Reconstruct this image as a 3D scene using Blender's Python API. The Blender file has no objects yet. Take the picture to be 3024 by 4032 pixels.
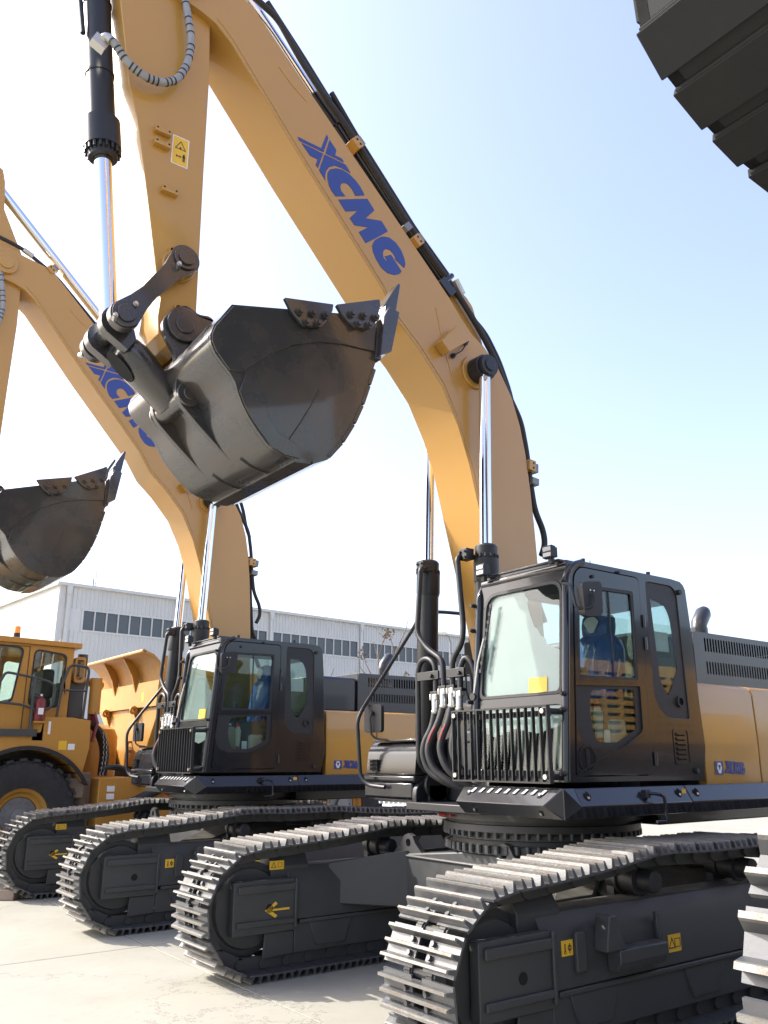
import bpy, bmesh, math, random
from mathutils import Vector, Matrix
from mathutils.geometry import tessellate_polygon
random.seed(7)
R = math.radians
scn = bpy.context.scene
COL = scn.collection

# ------------------------------------------------------------------ camera, sky, sun, exposure
cam_d = bpy.data.cameras.new('camera')
cam_d.sensor_fit = 'HORIZONTAL'; cam_d.sensor_width = 36.0
cam_d.lens = 36.0 * 3320.0 / 3024.0
cam_d.clip_start = 0.05; cam_d.clip_end = 2000
cam = bpy.data.objects.new('camera', cam_d); COL.objects.link(cam)
f_h = Vector((-0.5980, -0.8015, 0)); r_h = Vector((-0.8015, 0.5980, 0))
PITCH = R(16.32)
fw = f_h * math.cos(PITCH) + Vector((0, 0, math.sin(PITCH)))
upv = r_h.cross(fw)
cam.matrix_world = Matrix((( r_h.x, upv.x, -fw.x, 3.803), (r_h.y, upv.y, -fw.y, 5.434), (r_h.z, upv.z, -fw.z, 1.72), (0, 0, 0, 1)))
scn.camera = cam

SUN = Vector((0.75, -0.95, 1.0)).normalized()
SUN_EL = math.asin(SUN.z)
SUN_AZ = math.atan2(SUN.x, SUN.y)
world = bpy.data.worlds.new('World'); scn.world = world; world.use_nodes = True
wn = world.node_tree.nodes; wl = world.node_tree.links
sky = wn.new('ShaderNodeTexSky'); sky.sky_type = 'NISHITA'; sky.sun_disc = False
sky.sun_elevation = SUN_EL; sky.sun_rotation = SUN_AZ
sky.air_density = 1.0; sky.dust_density = 4.0; sky.ozone_density = 2.2; sky.altitude = 20
bg = wn['Background']; bg.inputs['Strength'].default_value = 0.15
# thin even high haze over the clear sky
hz = wn.new('ShaderNodeMix'); hz.data_type = 'RGBA'; hz.blend_type = 'ADD'; hz.inputs['Factor'].default_value = 1.0
tcw = wn.new('ShaderNodeTexCoord'); sxz = wn.new('ShaderNodeSeparateXYZ'); wl.new(tcw.outputs['Generated'], sxz.inputs[0])
om = wn.new('ShaderNodeMapRange'); om.inputs['To Min'].default_value = 1.0; om.inputs['To Max'].default_value = 0.0; wl.new(sxz.outputs['Z'], om.inputs['Value'])
pw_ = wn.new('ShaderNodeMath'); pw_.operation = 'POWER'; pw_.inputs[1].default_value = 4.0; wl.new(om.outputs['Result'], pw_.inputs[0])
hc = wn.new('ShaderNodeMix'); hc.data_type = 'RGBA'; hc.inputs['A'].default_value = (0.40, 0.325, 0.57, 1); hc.inputs['B'].default_value = (1.25, 1.08, 1.0, 1)
wl.new(pw_.outputs[0], hc.inputs['Factor']); wl.new(hc.outputs['Result'], hz.inputs['B'])
wl.new(sky.outputs['Color'], hz.inputs['A']); wl.new(hz.outputs['Result'], bg.inputs['Color'])
sun_d = bpy.data.lights.new('sun', 'SUN'); sun_d.energy = 2.9; sun_d.angle = R(0.6); sun_d.color = (1.0, 0.96, 0.90)
sun = bpy.data.objects.new('sun', sun_d); COL.objects.link(sun)
sun.rotation_euler = SUN.to_track_quat('Z', 'Y').to_euler(); sun.location = (20, -25, 30)
scn.view_settings.view_transform = 'Standard'; scn.view_settings.look = 'None'
scn.view_settings.gamma = 1.0; scn.view_settings.exposure = 1.4
scn.view_settings.use_curve_mapping = False
scn.render.engine = 'CYCLES'
scn.cycles.max_bounces = 8; scn.cycles.diffuse_bounces = 4; scn.cycles.glossy_bounces = 4
scn.cycles.transparent_max_bounces = 16

# ------------------------------------------------------------------ materials
def mat(name, col, rough=0.5, metal=0.0, coat=0.0, var=0.0, vcol=None, scale=6.0, bump=0.0, spec=0.5, bscale=60.0):
    m = bpy.data.materials.new(name); m.use_nodes = True
    nt = m.node_tree; N = nt.nodes; L = nt.links
    b = N['Principled BSDF']
    b.inputs['Base Color'].default_value = (*col, 1); b.inputs['Roughness'].default_value = rough
    b.inputs['Metallic'].default_value = metal; b.inputs['Coat Weight'].default_value = coat
    b.inputs['Coat Roughness'].default_value = 0.06
    b.inputs['Specular IOR Level'].default_value = spec
    tc = N.new('ShaderNodeTexCoord')
    if var > 0:
        n = N.new('ShaderNodeTexNoise'); n.inputs['Scale'].default_value = scale; n.inputs['Detail'].default_value = 6; n.inputs['Roughness'].default_value = 0.62
        L.new(tc.outputs['Object'], n.inputs['Vector'])
        rp = N.new('ShaderNodeMapRange'); rp.inputs['From Min'].default_value = 0.42; rp.inputs['From Max'].default_value = 0.72
        rp.inputs['To Min'].default_value = 0.0; rp.inputs['To Max'].default_value = var
        L.new(n.outputs['Fac'], rp.inputs['Value'])
        mx = N.new('ShaderNodeMix'); mx.data_type = 'RGBA'
        mx.inputs['A'].default_value = (*col, 1); mx.inputs['B'].default_value = (*(vcol or tuple(min(1, c*1.6+0.02) for c in col)), 1)
        L.new(rp.outputs['Result'], mx.inputs['Factor']); L.new(mx.outputs['Result'], b.inputs['Base Color'])
        rr = N.new('ShaderNodeMapRange'); rr.inputs['From Min'].default_value = 0.3; rr.inputs['From Max'].default_value = 0.7
        rr.inputs['To Min'].default_value = rough; rr.inputs['To Max'].default_value = min(1, rough + 0.18 * min(1, var * 2))
        L.new(n.outputs['Fac'], rr.inputs['Value']); L.new(rr.outputs['Result'], b.inputs['Roughness'])
    if bump > 0:
        n2 = N.new('ShaderNodeTexNoise'); n2.inputs['Scale'].default_value = bscale; n2.inputs['Detail'].default_value = 4
        L.new(tc.outputs['Object'], n2.inputs['Vector'])
        bp = N.new('ShaderNodeBump'); bp.inputs['Strength'].default_value = bump; bp.inputs['Distance'].default_value = 0.01
        L.new(n2.outputs['Fac'], bp.inputs['Height']); L.new(bp.outputs['Normal'], b.inputs['Normal'])
    return m

def film(name):
    m = bpy.data.materials.new(name); m.use_nodes = True
    nt = m.node_tree; N = nt.nodes; L = nt.links; N.remove(N['Principled BSDF'])
    tl = N.new('ShaderNodeBsdfTranslucent'); tl.inputs['Color'].default_value = (0.80, 0.82, 0.80, 1)
    df = N.new('ShaderNodeBsdfDiffuse'); df.inputs['Color'].default_value = (0.74, 0.76, 0.74, 1)
    tr = N.new('ShaderNodeBsdfTransparent')
    a = N.new('ShaderNodeMixShader'); a.inputs['Fac'].default_value = 0.6; b = N.new('ShaderNodeMixShader')
    n = N.new('ShaderNodeTexNoise'); n.inputs['Scale'].default_value = 2.5; tc = N.new('ShaderNodeTexCoord'); L.new(tc.outputs['Object'], n.inputs['Vector'])
    r = N.new('ShaderNodeMapRange'); r.inputs['To Min'].default_value = 0.62; r.inputs['To Max'].default_value = 0.92; L.new(n.outputs['Fac'], r.inputs['Value'])
    L.new(tl.outputs[0], a.inputs[1]); L.new(df.outputs[0], a.inputs[2]); L.new(r.outputs['Result'], b.inputs['Fac']); L.new(tr.outputs[0], b.inputs[1]); L.new(a.outputs[0], b.inputs[2])
    L.new(b.outputs[0], N['Material Output'].inputs['Surface'])
    return m

def glass(name, tint, refl=1.0):
    m = bpy.data.materials.new(name); m.use_nodes = True
    nt = m.node_tree; N = nt.nodes; L = nt.links; N.remove(N['Principled BSDF'])
    t = N.new('ShaderNodeBsdfTransparent'); t.inputs['Color'].default_value = (*tint, 1)
    g = N.new('ShaderNodeBsdfGlossy'); g.inputs['Roughness'].default_value = 0.01; g.inputs['Color'].default_value = (refl, refl, refl, 1)
    lw = N.new('ShaderNodeLayerWeight'); lw.inputs['Blend'].default_value = 0.5
    pw = N.new('ShaderNodeMath'); pw.operation = 'POWER'; pw.inputs[1].default_value = 4.2; L.new(lw.outputs['Facing'], pw.inputs[0])
    fr = N.new('ShaderNodeMapRange'); fr.inputs['To Min'].default_value = 0.035; fr.inputs['To Max'].default_value = 0.95; L.new(pw.outputs[0], fr.inputs['Value'])
    mx = N.new('ShaderNodeMixShader')
    L.new(fr.outputs['Result'], mx.inputs['Fac']); L.new(t.outputs[0], mx.inputs[1]); L.new(g.outputs[0], mx.inputs[2])
    L.new(mx.outputs[0], N['Material Output'].inputs['Surface'])
    return m

M = {}
M['yellow'] = mat('yellow_paint', (0.495, 0.262, 0.048), 0.28, 0, 0.45, 0.35, (0.45, 0.256, 0.074), 3.0, 0.015)
M['truck'] = mat('truck_yellow_paint', (0.48, 0.235, 0.036), 0.42, 0, 0.1, 0.4, (0.38, 0.205, 0.055), 4.0, 0.02)
M['dark'] = mat('dark_grey_gloss_paint', (0.019, 0.0195, 0.0225), 0.18, 0, 0.32, 0.12, (0.026, 0.026, 0.027), 5.0, 0.01, spec=0.38)
M['satin'] = mat('dark_satin_paint', (0.015, 0.0157, 0.0175), 0.42, 0, 0.0, 0.2, (0.028, 0.028, 0.028), 8.0, 0.01)
M['hood'] = mat('grey_hood_paint', (0.026, 0.027, 0.030), 0.34, 0, 0.3, 0.2, (0.042, 0.041, 0.040), 4.0, 0.01)
M['bucket'] = mat('bucket_dark_paint', (0.030, 0.031, 0.032), 0.20, 0.0, 0.6, 0.8, (0.070, 0.049, 0.034), 2.4, 0.10, bscale=30)
M['bucket_matt'] = mat('big_bucket_paint', (0.032, 0.033, 0.0335), 0.75, 0, 0, 0.4, (0.048, 0.046, 0.043), 3.0, 0.08, bscale=30, spec=0.12)
M['frame'] = mat('undercarriage_black_paint', (0.050, 0.051, 0.051), 0.40, 0, 0.0, 0.5, (0.070, 0.068, 0.062), 5.0, 0.03)
def dusty(m, col, amt):
    nt = m.node_tree; N = nt.nodes; L = nt.links; b = N['Principled BSDF']
    geo = N.new('ShaderNodeNewGeometry'); sp = N.new('ShaderNodeSeparateXYZ'); L.new(geo.outputs['Normal'], sp.inputs[0])
    r = N.new('ShaderNodeMapRange'); r.inputs['From Min'].default_value = 0.55; r.inputs['From Max'].default_value = 0.98; L.new(sp.outputs['Z'], r.inputs['Value'])
    n = N.new('ShaderNodeTexNoise'); n.inputs['Scale'].default_value = 9; n.inputs['Detail'].default_value = 5; tc = N.new('ShaderNodeTexCoord'); L.new(tc.outputs['Object'], n.inputs['Vector'])
    q = N.new('ShaderNodeMapRange'); q.inputs['From Min'].default_value = 0.3; q.inputs['From Max'].default_value = 0.65; q.inputs['To Max'].default_value = amt; L.new(n.outputs['Fac'], q.inputs['Value'])
    mu = N.new('ShaderNodeMath'); mu.operation = 'MULTIPLY'; L.new(r.outputs['Result'], mu.inputs[0]); L.new(q.outputs['Result'], mu.inputs[1])
    mx = N.new('ShaderNodeMix'); mx.data_type = 'RGBA'; mx.inputs['B'].default_value = (*col, 1)
    src = b.inputs['Base Color'].links[0].from_socket; L.new(src, mx.inputs['A']); L.new(mu.outputs[0], mx.inputs['Factor']); L.new(mx.outputs['Result'], b.inputs['Base Color'])
dusty(M['frame'], (0.15, 0.135, 0.11), 0.75)
M['black'] = mat('black_plastic', (0.018, 0.018, 0.019), 0.5, 0, 0, 0.2, (0.04, 0.04, 0.04), 20, 0.02)
M['rubber'] = mat('black_rubber', (0.020, 0.020, 0.021), 0.55, 0, 0, 0.3, (0.05, 0.05, 0.05), 40, 0.25, bscale=220)
M['tyre'] = mat('tyre_rubber', (0.028, 0.028, 0.029), 0.8, 0, 0, 0.5, (0.075, 0.07, 0.062), 5, 0.15)
M['chrome'] = mat('chrome_rod', (0.80, 0.81, 0.83), 0.07, 1.0)
M['zinc'] = mat('zinc_fitting', (0.55, 0.54, 0.50), 0.32, 0.85)
M['shoe'] = mat('track_shoe_steel', (0.125, 0.127, 0.131), 0.34, 0.55, 0, 0.6, (0.18, 0.17, 0.15), 22, 0.12, bscale=90)
M['shoe_big'] = mat('big_track_shoe_steel', (0.10, 0.102, 0.106), 0.40, 0.5, 0, 0.35, (0.135, 0.132, 0.125), 7, 0.05, bscale=60)
M['rib'] = mat('worn_grouser_steel', (0.23, 0.22, 0.20), 0.48, 0.35, 0, 0.8, (0.17, 0.13, 0.09), 14, 0.3, bscale=80)
M['blue'] = mat('blue_decal', (0.030, 0.060, 0.26), 0.35)
M['white'] = mat('white_decal', (0.80, 0.80, 0.78), 0.5)
M['sticker'] = mat('yellow_sticker', (0.80, 0.48, 0.035), 0.45)
M['ink'] = mat('black_ink', (0.02, 0.02, 0.02), 0.5)
M['red'] = mat('red_paint', (0.17, 0.014, 0.016), 0.4, 0, 0.1)
M['redcap'] = mat('red_cap', (0.6, 0.03, 0.03), 0.4)
M['film'] = film('frosted_film')
M['glass'] = glass('cab_glass', (0.76, 0.84, 0.82))
M['wind'] = glass('windscreen_glass', (0.80, 0.86, 0.845))
M['mirrorglass'] = mat('mirror_glass', (0.8, 0.8, 0.8), 0.02, 1.0)
M['interior'] = mat('cab_interior', (0.10, 0.10, 0.10), 0.7, 0, 0, 0.2)
M['cream'] = mat('console_plastic', (0.42, 0.42, 0.36), 0.6, 0, 0, 0.2)
M['seat'] = mat('blue_seat_cover', (0.02, 0.10, 0.36), 0.25, 0, 0.4, 0.5, (0.10, 0.22, 0.5), 9, 0.35, bscale=14)
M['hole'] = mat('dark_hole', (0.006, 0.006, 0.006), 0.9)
M['lampglass'] = mat('lamp_lens', (0.55, 0.56, 0.56), 0.15, 0.3, 0.6)
M['amber'] = mat('amber_beacon_lens', (0.85, 0.33, 0.02), 0.2, 0, 0.5)
M['hosewrap'] = mat('grey_hose_wrap', (0.33, 0.34, 0.34), 0.5, 0.2, 0, 0.4, (0.2, 0.2, 0.2), 14, 0.2)
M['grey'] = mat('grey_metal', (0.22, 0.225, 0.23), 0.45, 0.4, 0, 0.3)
M['wall'] = mat('white_cladding', (0.62, 0.605, 0.56), 0.55, 0, 0, 0.35, (0.50, 0.485, 0.44), 0.6)
M['wallwin'] = mat('hall_window_glass', (0.07, 0.08, 0.085), 0.12, 0, 0, 0.3, (0.10, 0.11, 0.12), 0.4)
M['roof'] = mat('hall_roof_sheet', (0.5, 0.5, 0.49), 0.5)
M['bark'] = mat('bare_twig_bark', (0.16, 0.12, 0.09), 0.85, 0, 0, 0.3)
M['dryleaf'] = mat('dry_brown_leaf', (0.17, 0.12, 0.085), 0.8, 0, 0, 0.5, (0.26, 0.20, 0.14), 12)
M['timber'] = mat('dusty_timber', (0.28, 0.21, 0.15), 0.8, 0, 0, 0.5, (0.4, 0.34, 0.27), 6, 0.3)

def concrete(name):
    m = bpy.data.materials.new(name); m.use_nodes = True
    nt = m.node_tree; N = nt.nodes; L = nt.links; b = N['Principled BSDF']
    geo = N.new('ShaderNodeNewGeometry')
    def noise(s, d=6, r=0.6):
        n = N.new('ShaderNodeTexNoise'); n.inputs['Scale'].default_value = s; n.inputs['Detail'].default_value = d; n.inputs['Roughness'].default_value = r
        L.new(geo.outputs['Position'], n.inputs['Vector']); return n
    a = noise(0.55, 8, 0.65); c = noise(9, 8, 0.7); e = noise(120, 3, 0.5); s = noise(1.7, 5, 0.55)
    def mix(fac, A, B):
        x = N.new('ShaderNodeMix'); x.data_type = 'RGBA'
        L.new(fac, x.inputs['Factor'])
        for k, v in (('A', A), ('B', B)):
            if isinstance(v, tuple): x.inputs[k].default_value = (*v, 1)
            else: L.new(v, x.inputs[k])
        return x.outputs['Result']
    def rng(o, lo, hi, t0=0, t1=1):
        x = N.new('ShaderNodeMapRange'); x.inputs['From Min'].default_value = lo; x.inputs['From Max'].default_value = hi
        x.inputs['To Min'].default_value = t0; x.inputs['To Max'].default_value = t1; L.new(o, x.inputs['Value']); return x.outputs['Result']
    col = mix(rng(a.outputs['Fac'], 0.35, 0.68), (0.275, 0.262, 0.212), (0.335, 0.32, 0.262))
    col = mix(rng(c.outputs['Fac'], 0.52, 0.78, 0, 0.30), col, (0.19, 0.172, 0.14))
    col = mix(rng(s.outputs['Fac'], 0.60, 0.75, 0, 0.35), col, (0.19, 0.165, 0.13))
    vo = N.new('ShaderNodeTexVoronoi'); vo.inputs['Scale'].default_value = 1.1; L.new(geo.outputs['Position'], vo.inputs['Vector'])
    col = mix(rng(vo.outputs['Distance'], 0.012, 0.020, 0.85, 0.0), col, (0.10, 0.095, 0.09))
    # hair cracks
    wv = N.new('ShaderNodeTexVoronoi'); wv.feature = 'DISTANCE_TO_EDGE'; wv.inputs['Scale'].default_value = 0.23
    nd = N.new('ShaderNodeVectorMath'); nd.operation = 'MULTIPLY_ADD'
    L.new(noise(1.3, 6, 0.7).outputs['Color'], nd.inputs[0]); nd.inputs[1].default_value = (1.6, 1.6, 1.6); L.new(geo.outputs['Position'], nd.inputs[2])
    L.new(nd.outputs[0], wv.inputs['Vector'])
    col = mix(rng(wv.outputs['Distance'], 0.0008, 0.0026, 0.6, 0.0), col, (0.11, 0.10, 0.085))
    L.new(col, b.inputs['Base Color']); b.inputs['Roughness'].default_value = 0.85
    bp = N.new('ShaderNodeBump'); bp.inputs['Strength'].default_value = 0.25; bp.inputs['Distance'].default_value = 0.006
    L.new(e.outputs['Fac'], bp.inputs['Height']); L.new(bp.outputs['Normal'], b.inputs['Normal'])
    return m
M['concrete'] = concrete('concrete_slab')
M['earth'] = mat('dusty_earth', (0.24, 0.225, 0.19), 0.9, 0, 0, 0.5, (0.19, 0.17, 0.14), 0.4)

# ------------------------------------------------------------------ mesh builder
class MB:
    def __init__(s): s.v = []; s.f = []; s.mi = []
    def add(s, vs, fs, m=0):
        o = len(s.v); s.v += [tuple(v) for v in vs]; s.f += [tuple(i + o for i in f) for f in fs]; s.mi += [m] * len(fs); return s
    def box(s, x0, x1, y0, y1, z0, z1, m=0):
        return s.add([(x0,y0,z0),(x1,y0,z0),(x1,y1,z0),(x0,y1,z0),(x0,y0,z1),(x1,y0,z1),(x1,y1,z1),(x0,y1,z1)],
                     [(0,3,2,1),(4,5,6,7),(0,1,5,4),(1,2,6,5),(2,3,7,6),(3,0,4,7)], m)
    def obb(s, c, ex, ey, ez, m=0):
        c = Vector(c); ex = Vector(ex); ey = Vector(ey); ez = Vector(ez)
        return s.add([c+a*ex+b*ey+d*ez for d in (-1,1) for a, b in ((-1,-1),(1,-1),(1,1),(-1,1))],
                     [(0,3,2,1),(4,5,6,7),(0,1,5,4),(1,2,6,5),(2,3,7,6),(3,0,4,7)], m)
    @staticmethod
    def to3(axis, p, h):
        return (p[0], h, p[1]) if axis == 'y' else (h, p[0], p[1]) if axis == 'x' else (p[0], p[1], h)
    def prism(s, poly, axis, a, b, m=0, taper=None):
        n = len(poly)
        A = [s.to3(axis, p, a(p) if callable(a) else a) for p in poly]; B = [s.to3(axis, p, b(p) if callable(b) else b) for p in poly]
        t = tessellate_polygon([[Vector((p[0], p[1], 0)) for p in poly]])
        return s.add(A + B, [tuple(x) for x in t] + [tuple(i + n for i in x) for x in t] + [(i, (i+1) % n, n+(i+1) % n, n+i) for i in range(n)], m)
    def plate(s, outer, holes, axis, a, b, m=0):
        loops = [outer] + holes; flat = [p for l in loops for p in l]; n = len(flat)
        fa = a if callable(a) else (lambda p: a); fb = b if callable(b) else (lambda p: b)
        t = tessellate_polygon([[Vector((p[0], p[1], 0)) for p in l] for l in loops])
        A = [s.to3(axis, p, fa(p)) for p in flat]; B = [s.to3(axis, p, fb(p)) for p in flat]
        fs = [tuple(x) for x in t] + [tuple(i + n for i in x) for x in t]
        o = 0
        for l in loops:
            k = len(l); fs += [(o+i, o+(i+1) % k, n+o+(i+1) % k, n+o+i) for i in range(k)]; o += k
        return s.add(A + B, fs, m)
    def cyl(s, p0, p1, r0, r1=None, n=20, m=0, cap=True):
        p0 = Vector(p0); p1 = Vector(p1); r1 = r0 if r1 is None else r1
        d = (p1 - p0).normalized(); u = d.orthogonal().normalized(); w = d.cross(u)
        vs = []
        for p, r in ((p0, r0), (p1, r1)):
            vs += [p + (u*math.cos(2*math.pi*i/n) + w*math.sin(2*math.pi*i/n))*r for i in range(n)]
        fs = [(i, (i+1) % n, n+(i+1) % n, n+i) for i in range(n)]
        if cap: fs += [tuple(range(n))[::-1], tuple(range(n, 2*n))]
        return s.add(vs, fs, m)
    def lathe(s, prof, o, d, n=28, m=0):
        o = Vector(o); d = Vector(d).normalized(); u = d.orthogonal().normalized(); w = d.cross(u); k = len(prof)
        vs = [o + d*h + (u*math.cos(2*math.pi*i/n) + w*math.sin(2*math.pi*i/n))*max(r, 1e-4) for r, h in prof for i in range(n)]
        fs = [(j*n+i, j*n+(i+1) % n, (j+1)*n+(i+1) % n, (j+1)*n+i) for j in range(k-1) for i in range(n)]
        return s.add(vs, fs, m)
    def tube(s, pts, r, n=10, m=0, fil=0.0, seg=5):
        pts = [Vector(p) for p in pts]
        if fil > 0:
            q = [pts[0]]
            for i in range(1, len(pts)-1):
                a, b, c = pts[i-1], pts[i], pts[i+1]
                k = min(fil, (a-b).length*0.49, (c-b).length*0.49)
                s0 = b + (a-b).normalized()*k; s1 = b + (c-b).normalized()*k
                for j in range(seg+1):
                    t = j/seg; q.append(s0*(1-t)**2 + b*2*t*(1-t) + s1*t*t)
            q.append(pts[-1]); pts = q
        vs = []; up = None; N = len(pts)
        for i, p in enumerate(pts):
            d = ((pts[min(i+1, N-1)] - pts[max(i-1, 0)])).normalized()
            up = d.orthogonal().normalized() if up is None else (up - d*up.dot(d)).normalized()
            w = d.cross(up)
            rr = r[i] if isinstance(r, (list, tuple)) else r
            vs += [p + (up*math.cos(2*math.pi*j/n) + w*math.sin(2*math.pi*j/n))*rr for j in range(n)]
        fs = [(i*n+j, i*n+(j+1) % n, (i+1)*n+(j+1) % n, (i+1)*n+j) for i in range(N-1) for j in range(n)]
        fs += [tuple(range(n))[::-1], tuple(range((N-1)*n, N*n))]
        return s.add(vs, fs, m)
    def build(s, name, mats, parent=None, bevel=0.0, ang=32, seg=2, merge=False):
        if isinstance(mats, str): mats = [mats]
        me = bpy.data.meshes.new(name); me.from_pydata(s.v, [], s.f)
        for k in mats: me.materials.append(M[k])
        me.polygons.foreach_set('material_index', s.mi)
        bm = bmesh.new(); bm.from_mesh(me); bmesh.ops.remove_doubles(bm, verts=bm.verts, dist=1e-4) if merge else None
        bmesh.ops.recalc_face_normals(bm, faces=bm.faces); bm.to_mesh(me); bm.free()
        me.polygons.foreach_set('use_smooth', [True]*len(me.polygons)); me.set_sharp_from_angle(angle=R(ang)); me.update()
        o = bpy.data.objects.new(name, me); COL.objects.link(o)
        if parent: o.parent = parent
        if bevel > 0:
            b = o.modifiers.new('edge_bevel', 'BEVEL'); b.width = bevel; b.segments = seg; b.limit_method = 'ANGLE'; b.angle_limit = R(40); b.use_clamp_overlap = True
        return o

def shared(name, src, parent, mw=None):
    o = bpy.data.objects.new(name, src.data); COL.objects.link(o); o.parent = parent
    for md in src.modifiers:
        if md.type == 'BEVEL':
            b = o.modifiers.new(md.name, 'BEVEL'); b.width = md.width; b.segments = md.segments; b.limit_method = 'ANGLE'; b.angle_limit = md.angle_limit
    if mw is not None: o.matrix_basis = mw
    return o
def empty(name, loc=(0,0,0), rz=0.0):
    o = bpy.data.objects.new(name, None); COL.objects.link(o); o.location = loc; o.rotation_euler = (0,0,rz); o.empty_display_size = 0.3; return o
def tag(o, label=None, cat=None, group=None, kind=None):
    if label: o['label'] = label
    if cat: o['category'] = cat
    if group: o['group'] = group
    if kind: o['kind'] = kind
    return o
def rpoly(pts, r, seg=4):
    out = []; n = len(pts)
    for i in range(n):
        a, b, c = Vector(pts[i-1]), Vector(pts[i]), Vector(pts[(i+1) % n])
        rr = r[i] if isinstance(r, (list, tuple)) else r
        if rr <= 0: out.append(tuple(b)); continue
        k = min(rr, (a-b).length*0.48, (c-b).length*0.48)
        p0 = b+(a-b).normalized()*k; p1 = b+(c-b).normalized()*k
        for j in range(seg+1):
            t = j/seg; q = p0*(1-t)**2 + b*2*t*(1-t) + p1*t*t; out.append((q.x, q.y))
    return out
def circ(cx, cz, r, n=20): return [(cx+r*math.cos(2*math.pi*i/n), cz+r*math.sin(2*math.pi*i/n)) for i in range(n)]
def rect(x0, x1, z0, z1): return [(x0,z0),(x1,z0),(x1,z1),(x0,z1)]
def slot(x0, x1, z0, z1, n=4):
    w = (x1-x0)/2; c = (x0+x1)/2
    return [(c+w*math.cos(math.pi*i/n), z1-w+w*math.sin(math.pi*i/n)) for i in range(n+1)] + [(c-w*math.cos(math.pi*i/n), z0+w-w*math.sin(math.pi*i/n)) for i in range(n+1)]

# ------------------------------------------------------------------ lettering (u along the reading direction, v up)
LET = {"Xa": [[-0.003,-0.011],[0.175,0.159],[0.095,0.322],[0.125,0.32],[0.214,0.157],[0.036,-0.018]], "Xb": [[0.059,-0.014],[0.223,0.141],[0.309,-0.022],[0.276,-0.023],[0.244,0.04],[0.186,-0.015]], "Xc": [[0.146,0.318],[0.251,0.315],[0.284,0.262],[0.338,0.313],[0.376,0.308],[0.23,0.169]], "Xd": [[0.235,0.152],[0.401,0.31],[0.486,0.302],[0.406,0.238],[0.36,0.179],[0.348,0.109],[0.364,0.046],[0.393,-0.0],[0.428,-0.032],[0.33,-0.024]],
 "C": [[0.414,0.014],[0.382,0.052],[0.369,0.099],[0.387,0.175],[0.423,0.233],[0.485,0.278],[0.558,0.301],[0.625,0.307],[0.679,0.301],[0.716,0.29],[0.676,0.183],[0.628,0.194],[0.58,0.193],[0.547,0.18],[0.528,0.151],[0.524,0.113],[0.543,0.08],[0.575,0.061],[0.634,0.068],[0.593,-0.038],[0.533,-0.042],[0.477,-0.026]],
 "M": [[0.627,-0.035],[0.754,0.295],[0.874,0.287],[0.891,0.126],[0.986,0.285],[1.098,0.279],[1.09,0.151],[1.085,0.066],[1.073,-0.059],[0.959,-0.051],[0.969,0.086],[0.889,-0.048],[0.814,-0.047],[0.797,0.09],[0.747,-0.043]],
 "G": [[1.103,0.154],[1.115,0.193],[1.154,0.25],[1.223,0.282],[1.308,0.284],[1.381,0.26],[1.432,0.225],[1.455,0.184],[1.344,0.146],[1.32,0.166],[1.28,0.169],[1.245,0.155],[1.216,0.121],[1.216,0.083],[1.233,0.05],[1.271,0.025],[1.33,0.046],[1.265,0.05],[1.285,0.134],[1.466,0.125],[1.469,0.074],[1.45,0.015],[1.399,-0.045],[1.328,-0.072],[1.237,-0.065],[1.167,-0.041],[1.124,-0.008],[1.1,0.049],[1.096,0.073]]}
def letters(parent, o, du, dv, y0, y1, name='blue_letter'):
    """builds X, C, M, G as four raised foil letters on a plane of constant y"""
    for keys in (('Xa','Xb','Xc','Xd'), ('C',), ('M',), ('G',)):
        mb = MB()
        for k in keys:
            P = [(o[0]+u*du[0]+v*dv[0], o[1]+u*du[1]+v*dv[1]) for u, v in LET[k]]
            mb.prism(P, 'y', y0, y1)
        mb.build(name, 'blue', parent)

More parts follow.
